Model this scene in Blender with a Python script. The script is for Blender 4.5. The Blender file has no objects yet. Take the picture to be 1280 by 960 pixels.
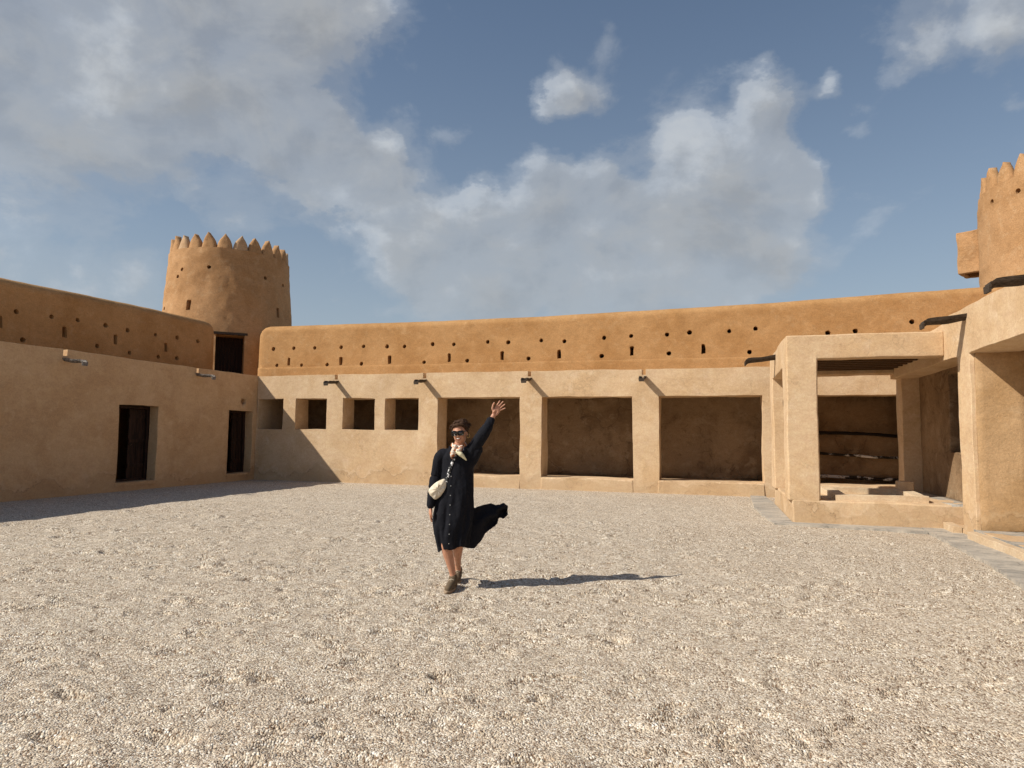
import bpy, bmesh, math, random
import numpy as np
from mathutils import Vector, Matrix, noise
from mathutils.bvhtree import BVHTree
random.seed(7); np.random.seed(7)
PI = math.pi; rad = math.radians
SC = bpy.context.scene; COL = SC.collection

# ------------------------------------------------------------------ camera, sky, sun, exposure
CAM_H = 1.5
Fv = Vector((-0.28888584, 0.95423155, 0.07737654)); Rv = Vector((0.95728687, 0.28894063, 0.01073139)); Uv = Vector((0.01211699, -0.07717169, 0.99694419))
cd = bpy.data.cameras.new('camera'); cam = bpy.data.objects.new('camera', cd); COL.objects.link(cam)
cd.sensor_width = 36; cd.lens = 838.06/1280*36; cd.clip_end = 6000; cd.clip_start = .05
cam.matrix_world = Matrix(((Rv.x, Uv.x, -Fv.x, 0), (Rv.y, Uv.y, -Fv.y, 0), (Rv.z, Uv.z, -Fv.z, CAM_H), (0, 0, 0, 1)))
SC.camera = cam
SUN = Vector((-0.96, -0.72, 1.0)).normalized()          # towards the sun
SUN_EL = math.asin(SUN.z)
sl = bpy.data.lights.new('sun', 'SUN'); sl.energy = 4.6; sl.angle = rad(.6); sl.color = (1, .93, .82)
so = bpy.data.objects.new('sun', sl); COL.objects.link(so); so.rotation_euler = SUN.to_track_quat('Z', 'Y').to_euler(); so.location = (0, 0, 30)
SC.view_settings.view_transform = 'Standard'; SC.view_settings.look = 'None'; SC.view_settings.gamma = 1
SC.view_settings.use_curve_mapping = False; SC.view_settings.exposure = 0.2
SC.render.engine = 'CYCLES'
SC.cycles.max_bounces = 8; SC.cycles.diffuse_bounces = 4

def pix(x, y):
    return (Fv*838.06 + Rv*(x-640) - Uv*(y-480)).normalized()

W = bpy.data.worlds.new('World'); SC.world = W; W.use_nodes = True
nt = W.node_tree; nt.nodes.clear(); N = nt.nodes; L = nt.links
def nd(t, tree=None, **kw):
    n = (tree or nt).nodes.new(t)
    for k, v in kw.items(): setattr(n, k, v)
    return n
sky = nd('ShaderNodeTexSky', sky_type='NISHITA', sun_disc=False, sun_elevation=SUN_EL, sun_rotation=math.atan2(SUN.x, SUN.y))
sky.air_density = 1.2; sky.dust_density = .7; sky.ozone_density = 3.0
# cloud cover: a node group giving density for a direction
G = bpy.data.node_groups.new('cloud_density', 'ShaderNodeTree')
G.interface.new_socket('Vector', in_out='INPUT', socket_type='NodeSocketVector')
G.interface.new_socket('Density', in_out='OUTPUT', socket_type='NodeSocketFloat')
gi = G.nodes.new('NodeGroupInput'); go = G.nodes.new('NodeGroupOutput')
def M(op, a, b=None, c=None, tree=G, clamp=False):
    n = tree.nodes.new('ShaderNodeMath'); n.operation = op; n.use_clamp = clamp
    for i, v in enumerate((a, b, c)):
        if v is None: continue
        if isinstance(v, (int, float)): n.inputs[i].default_value = v
        else: tree.links.new(v, n.inputs[i])
    return n.outputs[0]
nz = G.nodes.new('ShaderNodeTexNoise'); nz.inputs['Scale'].default_value = 6.5; nz.inputs['Detail'].default_value = 9; nz.inputs['Roughness'].default_value = .58; nz.inputs['Distortion'].default_value = .35
nz2 = G.nodes.new('ShaderNodeTexNoise'); nz2.inputs['Scale'].default_value = 22; nz2.inputs['Detail'].default_value = 8; nz2.inputs['Roughness'].default_value = .62
mp = G.nodes.new('ShaderNodeMapping'); mp.inputs['Scale'].default_value = (1, 1, 1.5)
G.links.new(gi.outputs[0], mp.inputs[0]); G.links.new(mp.outputs[0], nz.inputs['Vector']); G.links.new(mp.outputs[0], nz2.inputs['Vector'])
blobs = [ # photo direction, radius in degrees, strength
 (-60, 60, 8, .9), (40, 30, 6.5, .85), (150, 20, 6.5, .8), (270, 30, 6, .8), (360, 15, 5, .8), (430, 10, 3.2, .8), (110, 120, 4.5, .7), (200, 110, 5, .75), (165, 180, 2.2, .6), (50, 110, 4.5, .6),
 (290, 110, 4.5, .8), (360, 145, 3.0, .9), (400, 170, 3.2, 1.0), (350, 190, 3, .7), (440, 215, 3.2, 1.0), (487, 185, 1.8, .8), (400, 225, 3, .7), (480, 255, 3.6, .95), (530, 295, 3.6, .85), (500, 330, 3.5, .6), (580, 330, 4.2, .75), (608, 240, 1.5, .7), (610, 280, 2.6, .7), (225, 240, 1.8, .6), (290, 262, 2.4, .6), (340, 270, 2, .35),
 (700, 112, 2.0, .95), (690, 140, 1.5, .6), (745, 122, 1.5, .6), (670, 208, 1.9, .75), (715, 215, 2.0, .7), (765, 205, 2, .6), (670, 275, 2.8, .95), (730, 285, 3.6, 1.0), (800, 270, 3.8, 1.0), (870, 250, 3.6, 1.0), (870, 175, 2.4, 1.0), (930, 200, 3.2, 1.0), (965, 160, 2.4, .95), (945, 108, 1.9, .85), (980, 115, 1.4, .6), (1000, 220, 2.4, .85), (960, 260, 3.4, 1.0),
 (880, 320, 4.2, .85), (960, 320, 3.2, .7), (790, 335, 4.2, .85), (700, 340, 4.2, .85), (630, 360, 4.2, .7), (760, 380, 5, .7), (900, 375, 4, .6), (550, 380, 4, .5),
 (1042, 100, 1.3, .7), (1172, 62, 1.5, .7), (1140, 30, 1.8, .5), (1135, 105, 1.5, .55), (1250, 22, 1.9, .6), (1285, 40, 2.0, .55), (1085, 158, 1.5, .55), (100, 362, 4, .55), (170, 350, 3, .4), (1285, 130, 1.3, .6), (1098, 270, 2.0, .4), (570, 170, 1.4, .45), (770, 50, 1.6, .3), (-250, 120, 10, .9), (-330, 330, 8, .6), (1600, 100, 7, .7), (300, -300, 12, .9), (1200, -250, 9, .8)]
wn_ = G.nodes.new('ShaderNodeTexNoise'); wn_.inputs['Scale'].default_value = 7; wn_.inputs['Detail'].default_value = 7; wn_.inputs['Roughness'].default_value = .6; G.links.new(mp.outputs[0], wn_.inputs['Vector'])
ws = G.nodes.new('ShaderNodeVectorMath'); ws.operation = 'SUBTRACT'; ws.inputs[1].default_value = (.5,)*3; G.links.new(wn_.outputs['Color'], ws.inputs[0])
wa = G.nodes.new('ShaderNodeVectorMath'); wa.operation = 'MULTIPLY_ADD'; wa.inputs[1].default_value = (.115,)*3; G.links.new(ws.outputs[0], wa.inputs[0]); G.links.new(gi.outputs[0], wa.inputs[2])
wnm = G.nodes.new('ShaderNodeVectorMath'); wnm.operation = 'NORMALIZE'; G.links.new(wa.outputs[0], wnm.inputs[0])
acc = None
for (bx, by, rr, st) in blobs:
    d = pix(bx, by)
    vm = G.nodes.new('ShaderNodeVectorMath'); vm.operation = 'DOT_PRODUCT'; G.links.new(wnm.outputs[0], vm.inputs[0]); vm.inputs[1].default_value = d
    s2 = rad(rr)**2
    e = M('EXPONENT', M('MULTIPLY_ADD', vm.outputs['Value'], 1/s2*2.3, -1/s2*2.3))
    acc = M('MULTIPLY', e, st) if acc is None else M('MULTIPLY_ADD', e, st, acc)
acc = M('MINIMUM', acc, 1.0)
nn = M('MULTIPLY_ADD', M('SUBTRACT', nz.outputs['Fac'], .5), 1.7, M('MULTIPLY', M('SUBTRACT', nz2.outputs['Fac'], .5), .38))
tot = M('ADD', M('SUBTRACT', acc, .50), nn)
G.links.new(tot, go.inputs[0])
tc = nd('ShaderNodeTexCoord')
g1 = nd('ShaderNodeGroup', node_tree=G); L.new(tc.outputs['Generated'], g1.inputs[0])
off = nd('ShaderNodeVectorMath', operation='ADD'); off.inputs[1].default_value = Vector((-.96, -.5, 1.2)).normalized()*.03; L.new(tc.outputs['Generated'], off.inputs[0])
g2 = nd('ShaderNodeGroup', node_tree=G); L.new(off.outputs[0], g2.inputs[0])
def mw(op, a, b=None, c=None, clamp=False): return M(op, a, b, c, nt, clamp)
def ramp(fac, pts, tree=nt, interp='EASE'):
    r = tree.nodes.new('ShaderNodeValToRGB'); r.color_ramp.interpolation = interp
    e = r.color_ramp.elements
    while len(e) < len(pts): e.new(.5)
    for i, (p, c) in enumerate(pts):
        e[i].position = p; e[i].color = (c, c, c, 1) if isinstance(c, (int, float)) else (*c, 1)
    tree.links.new(fac, r.inputs[0]); return r.outputs[0]
cover = ramp(mw('MULTIPLY_ADD', g1.outputs[0], .55, .5), [(.33, 0), (.50, .22), (.66, .58), (.98, .95)])
fn = nd('ShaderNodeTexNoise'); fn.inputs['Scale'].default_value = 7; fn.inputs['Detail'].default_value = 7; fn.inputs['Roughness'].default_value = .55; L.new(tc.outputs['Generated'], fn.inputs['Vector'])
lit = mw('ADD', mw('MULTIPLY_ADD', mw('SUBTRACT', g1.outputs[0], g2.outputs[0]), .62, .46), mw('MULTIPLY', mw('SUBTRACT', fn.outputs['Fac'], .5), 1.7), clamp=True)
thick = mw('SUBTRACT', 1, mw('MULTIPLY', mw('MAXIMUM', g1.outputs[0], 0), .26), clamp=True)
ccol = ramp(lit, [(.12, (.35, .36, .372)), (.46, (.435, .45, .465)), (.92, (.61, .64, .67))])
cmul = nd('ShaderNodeMix', data_type='RGBA', blend_type='MULTIPLY'); cmul.inputs[0].default_value = 1; L.new(ccol, cmul.inputs[6])
cc = nd('ShaderNodeCombineColor'); [L.new(thick, cc.inputs[i]) for i in range(3)]; L.new(cc.outputs[0], cmul.inputs[7])
SKY_S = .082
cs = nd('ShaderNodeMix', data_type='RGBA', blend_type='MULTIPLY'); cs.inputs[0].default_value = 1; L.new(cmul.outputs[2], cs.inputs[6]); cs.inputs[7].default_value = (1/SKY_S,)*3 + (1,)
hs = nd('ShaderNodeHueSaturation'); hs.inputs['Saturation'].default_value = 1.0; hs.inputs['Value'].default_value = .88; L.new(sky.outputs[0], hs.inputs['Color'])
sz = nd('ShaderNodeSeparateXYZ'); L.new(tc.outputs['Generated'], sz.inputs[0])
hz = mw('MULTIPLY', mw('EXPONENT', mw('MULTIPLY', mw('MAXIMUM', sz.outputs[2], 0), -4.5)), .80)
hm = nd('ShaderNodeMix', data_type='RGBA'); L.new(hz, hm.inputs[0]); L.new(hs.outputs[0], hm.inputs[6]); hm.inputs[7].default_value = (.35/SKY_S, .41/SKY_S, .475/SKY_S, 1)
mx = nd('ShaderNodeMix', data_type='RGBA'); L.new(cover, mx.inputs[0]); L.new(hm.outputs[2], mx.inputs[6]); L.new(cs.outputs[2], mx.inputs[7])
veil = mw('MULTIPLY', mw('EXPONENT', mw('MULTIPLY', mw('MAXIMUM', sz.outputs[2], 0), -5.5)), .75)
vm2 = nd('ShaderNodeMix', data_type='RGBA'); L.new(veil, vm2.inputs[0]); L.new(mx.outputs[2], vm2.inputs[6]); vm2.inputs[7].default_value = (.36/SKY_S, .415/SKY_S, .475/SKY_S, 1)
bg = nd('ShaderNodeBackground'); bg.inputs[1].default_value = SKY_S; L.new(vm2.outputs[2], bg.inputs[0])
wo = nd('ShaderNodeOutputWorld'); L.new(bg.outputs[0], wo.inputs[0])

# ------------------------------------------------------------------ materials
def mat(name, base, rough=.9, spec=.25):
    m = bpy.data.materials.new(name); m.use_nodes = True; t = m.node_tree
    b = t.nodes['Principled BSDF']; b.inputs['Base Color'].default_value = (*base, 1); b.inputs['Roughness'].default_value = rough
    b.inputs['Specular IOR Level'].default_value = spec
    return m, t, b
def noise_n(t, vec, scale, detail=6, rough=.6, dist=0):
    n = t.nodes.new('ShaderNodeTexNoise'); n.inputs['Scale'].default_value = scale; n.inputs['Detail'].default_value = detail
    n.inputs['Roughness'].default_value = rough; n.inputs['Distortion'].default_value = dist; t.links.new(vec, n.inputs['Vector']); return n.outputs['Fac']
def mixc(t, fac, a, b, mode='MIX'):
    m = t.nodes.new('ShaderNodeMix'); m.data_type = 'RGBA'; m.blend_type = mode
    for i, v in ((0, fac), (6, a), (7, b)):
        if isinstance(v, (int, float)): m.inputs[i].default_value = v
        elif isinstance(v, tuple): m.inputs[i].default_value = (*v, 1)
        else: t.links.new(v, m.inputs[i])
    return m.outputs[2]
def bump(t, b, parts):
    prev = None
    for h, dist, st in parts:
        n = t.nodes.new('ShaderNodeBump'); n.inputs['Distance'].default_value = dist; n.inputs['Strength'].default_value = st
        t.links.new(h, n.inputs['Height'])
        if prev is not None: t.links.new(prev, n.inputs['Normal'])
        prev = n.outputs[0]
    t.links.new(prev, b.inputs['Normal'])
def wpos(t):
    return t.nodes.new('ShaderNodeNewGeometry').outputs['Position']
def plaster(name, c_main, c_dark, c_pale, grain=1.0, damp=True, cracks=0.0, seed=0.0, stain=.5):
    m, t, b = mat(name, c_main, .92, .15)
    p = wpos(t)
    if seed:
        a = t.nodes.new('ShaderNodeVectorMath'); a.operation = 'ADD'; a.inputs[1].default_value = (seed, seed*1.7, seed*.6); t.links.new(p, a.inputs[0]); pp = a.outputs[0]
    else: pp = p
    big = noise_n(t, pp, .75, 6, .62, .4); mid = noise_n(t, pp, 3.2, 7, .68, .3); fine = noise_n(t, pp, 26, 5, .7); grainn = noise_n(t, pp, 95, 3, .7)
    c = mixc(t, ramp(big, [(.38, 0), (.66, 1)], t), c_main, c_dark)
    c = mixc(t, M('MULTIPLY', ramp(mid, [(.5, 0), (.72, 1)], t), .55, tree=t), c, c_pale)
    c = mixc(t, M('MULTIPLY', ramp(mid, [(.28, 1), (.45, 0)], t), stain, tree=t), c, tuple(x*.72 for x in c_dark))
    # trowel sweeps: stretched noise
    mpn = t.nodes.new('ShaderNodeMapping'); mpn.inputs['Rotation'].default_value = (.3, .5, .2); mpn.inputs['Scale'].default_value = (1, 1, 1.8); t.links.new(pp, mpn.inputs[0])
    sw = noise_n(t, mpn.outputs[0], 4.5, 5, .6, .9)
    c = mixc(t, .13, c, ramp(sw, [(.3, .30), (.7, .78)], t), 'OVERLAY')
    c = mixc(t, .25, c, ramp(fine, [(.3, .32), (.7, .7)], t), 'OVERLAY')
    c = mixc(t, .22*grain, c, ramp(grainn, [(.3, .2), (.7, .8)], t), 'OVERLAY')
    if damp:
        sx = t.nodes.new('ShaderNodeSeparateXYZ'); t.links.new(p, sx.inputs[0])
        zz = M('ADD', sx.outputs[2], M('MULTIPLY', M('SUBTRACT', noise_n(t, pp, 1.3, 5, .6), .5, tree=t), 1.5, tree=t), tree=t)
        low = ramp(zz, [(.28, 1), (.50, 0)], t)
        c = mixc(t, M('MULTIPLY', low, .3, tree=t), c, tuple(x*.66 for x in c_dark))
        edge = ramp(zz, [(.30, 0), (.36, 1), (.43, 0)], t, 'LINEAR')
        c = mixc(t, M('MULTIPLY', ramp(zz, [(.285, 0), (.30, 1), (.315, 0)], t, 'LINEAR'), M('MULTIPLY', ramp(big, [(.45, 0), (.6, 1)], t), .5, tree=t), tree=t), c, (.16, .10, .06))
        c = mixc(t, M('MULTIPLY', M('MULTIPLY', edge, ramp(mid, [(.35, 0), (.6, 1)], t), tree=t), .55, tree=t), c, c_pale)
    hs_ = [(big, .06, .35), (sw, .012, .35), (fine, .010, .6*grain), (grainn, .004, .8*grain)]
    if cracks:
        vo = t.nodes.new('ShaderNodeTexVoronoi'); vo.feature = 'DISTANCE_TO_EDGE'; vo.inputs['Scale'].default_value = 1.1
        wv = t.nodes.new('ShaderNodeTexNoise'); wv.inputs['Scale'].default_value = 1.8; wv.inputs['Detail'].default_value = 6; t.links.new(pp, wv.inputs['Vector'])
        add = t.nodes.new('ShaderNodeVectorMath'); add.operation = 'MULTIPLY_ADD'; add.inputs[1].default_value = (.9,)*3; t.links.new(wv.outputs['Color'], add.inputs[0]); t.links.new(pp, add.inputs[2])
        t.links.new(add.outputs[0], vo.inputs['Vector'])
        cr = M('MULTIPLY', ramp(vo.outputs['Distance'], [(0, 1), (.012 if damp and cracks < .5 else .02, 0)], t, 'LINEAR'), ramp(big, [(.42, 0), (.56, 1)], t), tree=t)
        c = mixc(t, M('MULTIPLY', cr, cracks, tree=t), c, (.05, .035, .025))
    t.links.new(c, b.inputs['Base Color']); bump(t, b, hs_)
    return m
BEIGE = plaster('beige_mud_plaster', (.615, .445, .28), (.55, .375, .215), (.68, .52, .355), .8, seed=3.1, stain=.16, cracks=.2)
BEIGE_L = plaster('tan_mud_plaster', (.60, .395, .22), (.52, .325, .17), (.66, .46, .28), .8, seed=9.1, stain=.22)
ORANGE = plaster('orange_mud_plaster', (.435, .245, .105), (.375, .20, .078), (.49, .305, .15), 1.3, damp=False, stain=.3)
TOWER = plaster('tower_mud_plaster', (.43, .25, .122), (.36, .20, .09), (.50, .33, .185), 1.9, damp=False, seed=5.0, stain=.55)
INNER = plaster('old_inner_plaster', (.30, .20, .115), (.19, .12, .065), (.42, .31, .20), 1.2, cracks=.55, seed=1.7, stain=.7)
CAPM = plaster('worn_cap_plaster', (.62, .49, .34), (.52, .38, .24), (.70, .58, .43), .8, damp=False, seed=12, stain=.1)
def simple_noise_mat(name, c1, c2, scale, rough=.85, bd=.01, stretch=(1, 1, 1), bs=.6):
    m, t, b = mat(name, c1, rough, .2); p = t.nodes.new('ShaderNodeTexCoord').outputs['Object']
    mpn = t.nodes.new('ShaderNodeMapping'); mpn.inputs['Scale'].default_value = stretch; t.links.new(p, mpn.inputs[0])
    n = noise_n(t, mpn.outputs[0], scale, 6, .65, .2)
    t.links.new(mixc(t, ramp(n, [(.35, 0), (.65, 1)], t), c1, c2), b.inputs['Base Color']); bump(t, b, [(n, bd, bs)]); return m
WOOD = simple_noise_mat('weathered_dark_wood', (.030, .021, .014), (.085, .062, .045), 14, .75, .006, (1, 6, 6))
WOODGREY = simple_noise_mat('weathered_grey_wood', (.05, .042, .036), (.34, .30, .26), 11, .8, .006, (2, 5, 5))
DOORW = simple_noise_mat('old_door_wood', (.014, .007, .005), (.042, .020, .012), 12, .7, .006, (1, 1, .12))
CEILW = simple_noise_mat('ceiling_pole_wood', (.05, .028, .015), (.12, .07, .035), 12, .8, .005, (6, 1, 6))
# rail wood: sunlight painted on as white patches over the dark
RAILM, t, b = mat('rail_wood_painted_sun', (.03, .025, .02), .8)
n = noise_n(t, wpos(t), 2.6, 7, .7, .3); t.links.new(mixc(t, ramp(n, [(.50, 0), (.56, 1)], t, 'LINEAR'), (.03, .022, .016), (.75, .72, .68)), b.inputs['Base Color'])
RAILD, t, b = mat('tarred_rail_wood', (.018, .013, .010), .8)
def concrete():
    m, t, b = mat('grey_paving_mortar', (.42, .38, .33), .9, .2); p = wpos(t)
    mpn = t.nodes.new('ShaderNodeMapping'); mpn.inputs['Scale'].default_value = (1, 1.6, 1); mpn.inputs['Rotation'].default_value = (0, 0, .5); t.links.new(p, mpn.inputs[0])
    a = noise_n(t, mpn.outputs[0], 2.2, 7, .65, .8); c2 = noise_n(t, p, 30, 5, .7)
    c = mixc(t, ramp(a, [(.34, 0), (.62, 1)], t), (.27, .25, .22), (.45, .405, .34))
    c = mixc(t, .3, c, ramp(c2, [(.3, .3), (.7, .7)], t), 'OVERLAY')
    vo = t.nodes.new('ShaderNodeTexVoronoi'); vo.feature = 'DISTANCE_TO_EDGE'; vo.inputs['Scale'].default_value = .8
    wv = t.nodes.new('ShaderNodeTexNoise'); wv.inputs['Scale'].default_value = 3; t.links.new(p, wv.inputs['Vector'])
    add = t.nodes.new('ShaderNodeVectorMath'); add.operation = 'MULTIPLY_ADD'; add.inputs[1].default_value = (.5,)*3; t.links.new(wv.outputs['Color'], add.inputs[0]); t.links.new(p, add.inputs[2]); t.links.new(add.outputs[0], vo.inputs['Vector'])
    c = mixc(t, ramp(vo.outputs['Distance'], [(0, .4), (.012, 0)], t, 'LINEAR'), c, (.07, .06, .05))
    t.links.new(c, b.inputs['Base Color']); bump(t, b, [(a, .008, .4), (c2, .004, .5)]); return m
CONC = concrete()
def gravel_mat():
    m, t, b = mat('beige_gravel', (.5, .44, .36), .95, .12); p = wpos(t)
    v = t.nodes.new('ShaderNodeTexVoronoi'); v.inputs['Scale'].default_value = 85; t.links.new(p, v.inputs['Vector'])
    v2 = t.nodes.new('ShaderNodeTexVoronoi'); v2.inputs['Scale'].default_value = 38; t.links.new(p, v2.inputs['Vector'])
    sp = t.nodes.new('ShaderNodeSeparateColor'); t.links.new(v.outputs['Color'], sp.inputs[0])
    sp2 = t.nodes.new('ShaderNodeSeparateColor'); t.links.new(v2.outputs['Color'], sp2.inputs[0])
    c = mixc(t, ramp(sp.outputs[0], [(.0, 0), (1, 1)], t, 'LINEAR'), (.39, .32, .245), (.76, .665, .54))
    c = mixc(t, ramp(sp.outputs[1], [(.78, 0), (.86, 1)], t, 'LINEAR'), c, (.24, .165, .11))
    c = mixc(t, ramp(sp.outputs[2], [(.86, 0), (.92, 1)], t, 'LINEAR'), c, (.86, .80, .70))
    c = mixc(t, .38, c, ramp(sp2.outputs[0], [(0, .15), (1, .82)], t, 'LINEAR'), 'OVERLAY')
    v3 = t.nodes.new('ShaderNodeTexVoronoi'); v3.inputs['Scale'].default_value = 19; t.links.new(p, v3.inputs['Vector']); sp3 = t.nodes.new('ShaderNodeSeparateColor'); t.links.new(v3.outputs['Color'], sp3.inputs[0])
    c = mixc(t, .12, c, ramp(sp3.outputs[0], [(0, .15), (1, .8)], t, 'LINEAR'), 'OVERLAY')
    big = noise_n(t, p, .5, 5, .6, .3); mid = noise_n(t, p, 5, 5, .65)
    c = mixc(t, .22, c, ramp(big, [(.3, (.50, .45, .39)), (.7, (.66, .63, .57))], t), 'OVERLAY')
    c = mixc(t, M('MULTIPLY', ramp(mid, [(.3, 1), (.42, 0)], t), .18, tree=t), c, (.30, .235, .175))
    c = mixc(t, .12, c, ramp(noise_n(t, p, 1.7, 6, .7, .5), [(.32, (.36, .33, .30)), (.68, (.60, .58, .55))], t), 'OVERLAY')
    t.links.new(c, b.inputs['Base Color'])
    bump(t, b, [(mid, .03, .4), (M('SUBTRACT', 1, v2.outputs['Distance'], tree=t), .016, .35), (M('SUBTRACT', 1, v.outputs['Distance'], tree=t), .014, .9)])
    return m
GRAVEL = gravel_mat()
PEB, t, b = mat('pebble_stone', (.55, .48, .39), .85, .2)
oi = t.nodes.new('ShaderNodeObjectInfo')
c = ramp(oi.outputs['Random'], [(0, (.17, .12, .085)), (.16, (.34, .265, .20)), (.45, (.50, .42, .33)), (.8, (.65, .565, .455)), (1, (.84, .79, .70))], t, 'LINEAR')
c = mixc(t, .14, c, ramp(noise_n(t, wpos(t), 1.7, 6, .7, .5), [(.32, (.36, .33, .30)), (.68, (.60, .58, .55))], t), 'OVERLAY')
t.links.new(mixc(t, .25, c, ramp(noise_n(t, wpos(t), 160, 2), [(.3, .3), (.7, .7)], t), 'OVERLAY'), b.inputs['Base Color'])
SAND, t, b = mat('desert_sand', (.5, .41, .3), .95, .1)
n = noise_n(t, wpos(t), .05, 8, .65); t.links.new(mixc(t, n, (.42, .33, .23), (.56, .47, .36)), b.inputs['Base Color'])

# ------------------------------------------------------------------ helpers
def tag(o, label=None, cat=None, group=None, kind=None):
    if label: o['label'] = label
    if cat: o['category'] = cat
    if group: o['group'] = group
    if kind: o['kind'] = kind
    return o
def empty(name, loc, label, cat, group=None):
    o = bpy.data.objects.new(name, None); COL.objects.link(o); o.location = loc; o.empty_display_size = .2
    o['_inv'] = 0; del o['_inv']
    return tag(o, label, cat, group)
def link(name, me, m, parent=None):
    me.name = name
    o = bpy.data.objects.new(name, me); COL.objects.link(o)
    for mm in (m if isinstance(m, (list, tuple)) else [m]): me.materials.append(mm)
    if parent is not None:
        o.parent = parent; o.matrix_parent_inverse = Matrix.Translation(parent.location).inverted()   # mesh built in world coordinates
    return o
def nz3(p, s, seed=0.0): return noise.noise(Vector((p[0]*s+seed, p[1]*s+seed*1.3, p[2]*s-seed)))
def wobble(me, amp=.012, scale=1.3, amp2=.004, scale2=6, seed=0.0, zmin=None):
    for v in me.vertices:
        c = v.co
        d = Vector((nz3(c, scale, seed), nz3(c, scale, seed+11), nz3(c, scale, seed+23)))*amp*2 + Vector((nz3(c, scale2, seed+5), nz3(c, scale2, seed+15), nz3(c, scale2, seed+25)))*amp2*2
        if zmin is not None and c.z < zmin: d.z = 0
        v.co = c + d
def smooth(me, on=True):
    me.polygons.foreach_set('use_smooth', [on]*len(me.polygons)); me.update()
def axis_breaks(vals, step):
    vals = sorted(set(round(v, 4) for v in vals)); out = []
    for a, b_ in zip(vals, vals[1:]):
        n = max(1, int(math.ceil((b_-a)/step - 1e-6))); out += [a+(b_-a)*i/n for i in range(n)]
    return np.array(out+[vals[-1]])
def solid(add, sub, step=.16):
    """closed shell of (union of boxes) minus (boxes); ops are (x0,x1,y0,y1,z0,z1). Later lists win: add, sub, add..."""
    ops = [(b_, 1) for b_ in add] + [(b_, 0) for b_ in sub]
    ax = []
    for k in range(3):
        vals = []
        lo = min(b_[2*k] for b_ in add); hi = max(b_[2*k+1] for b_ in add)
        for b_, _ in ops: vals += [min(max(b_[2*k], lo), hi), min(max(b_[2*k+1], lo), hi)]
        ax.append(axis_breaks(vals, step))
    cen = [(a[1:]+a[:-1])/2 for a in ax]; occ = np.zeros([len(c_) for c_ in cen], bool)
    for b_, val in ops:
        s = [(cen[k] > b_[2*k]) & (cen[k] < b_[2*k+1]) for k in range(3)]
        occ[np.ix_(*s)] = bool(val)
    P = np.pad(occ, 1); verts = {}; vl = []; faces = []
    def vid(i, j, k):
        key = (i, j, k)
        if key not in verts: verts[key] = len(vl); vl.append((ax[0][i], ax[1][j], ax[2][k]))
        return verts[key]
    for d in range(3):
        A = P[1:-1, 1:-1, 1:-1]
        for sgn in (-1, 1):
            sl_ = [slice(1, -1)]*3; sl_[d] = slice(2, None) if sgn == 1 else slice(0, -2)
            for (i, j, k) in np.argwhere(A & ~P[tuple(sl_)]):
                c0 = [i, j, k]; f_ = c0[d] + (1 if sgn == 1 else 0); u, w = (d+1) % 3, (d+2) % 3
                q = []
                for du, dw in ((0, 0), (1, 0), (1, 1), (0, 1)):
                    cc_ = [0, 0, 0]; cc_[d] = f_; cc_[u] = c0[u]+du; cc_[w] = c0[w]+dw; q.append(vid(*cc_))
                faces.append(q if sgn == 1 else q[::-1])
    me = bpy.data.meshes.new('m'); me.from_pydata(vl, [], faces); me.update(); return me
def solid_obj(name, add, sub, m, parent=None, step=.16, bev=.022, amp=.012, seed=0.0, amp2=.004):
    me = solid(add, sub, step); o = link(name, me, m, parent)
    if bev:
        md = o.modifiers.new('bevel', 'BEVEL'); md.width = bev; md.segments = 2; md.limit_method = 'ANGLE'; md.angle_limit = rad(40); md.use_clamp_overlap = True
        bake(o)
    wobble(o.data, amp, 1.1, amp2, 5, seed, zmin=.02); smooth(o.data)
    wn = o.modifiers.new('wn', 'WEIGHTED_NORMAL'); wn.weight = 80; wn.keep_sharp = True
    return o
def bake(o):
    dg = bpy.context.evaluated_depsgraph_get(); dg.update()
    me = bpy.data.meshes.new_from_object(o.evaluated_get(dg)); o.modifiers.clear(); old = o.data; o.data = me; me.name = old.name; bpy.data.meshes.remove(old)
def boxes_mesh(bs):
    bm = bmesh.new()
    for x0, x1, y0, y1, z0, z1 in bs:
        r = bmesh.ops.create_cube(bm, size=1)['verts']
        for v in r: v.co = Vector(((x0+x1)/2+v.co.x*(x1-x0), (y0+y1)/2+v.co.y*(y1-y0), (z0+z1)/2+v.co.z*(z1-z0)))
    me = bpy.data.meshes.new('m'); bm.to_mesh(me); bm.free(); return me
def cut(o, cutter_bm):
    bb_ = bmesh.new(); bb_.from_mesh(o.data)
    if bb_.calc_volume(signed=True) < 0: bmesh.ops.reverse_faces(bb_, faces=bb_.faces); bb_.to_mesh(o.data)
    bb_.free()
    if cutter_bm.calc_volume(signed=True) < 0: bmesh.ops.reverse_faces(cutter_bm, faces=cutter_bm.faces)
    me = bpy.data.meshes.new('cut'); cutter_bm.to_mesh(me); cutter_bm.free(); c_ = bpy.data.objects.new('cut', me); COL.objects.link(c_)
    md = o.modifiers.new('b', 'BOOLEAN'); md.operation = 'DIFFERENCE'; md.solver = 'MANIFOLD'; md.object = c_
    bake(o); bpy.data.objects.remove(c_); bpy.data.meshes.remove(me)
def hole_pts(r, n=10, jit=.12):
    ph = random.random()
    return [(r*math.cos(2*PI*i/n+ph)*(1+random.uniform(-jit, jit)), r*math.sin(2*PI*i/n+ph)*(1+random.uniform(-jit, jit))) for i in range(n)]
def slit_pts(w, h):
    j = lambda: random.uniform(-.012, .012)
    return [(-w/2+j(), -h/2+j()), (w/2+j(), -h/2+j()), (w/2+j(), 0), (w/2+j(), h/2-.03), (w/2-.03, h/2+j()), (-w/2+.03, h/2+j()), (-w/2+j(), h/2-.03), (-w/2+j(), 0)]
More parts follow.
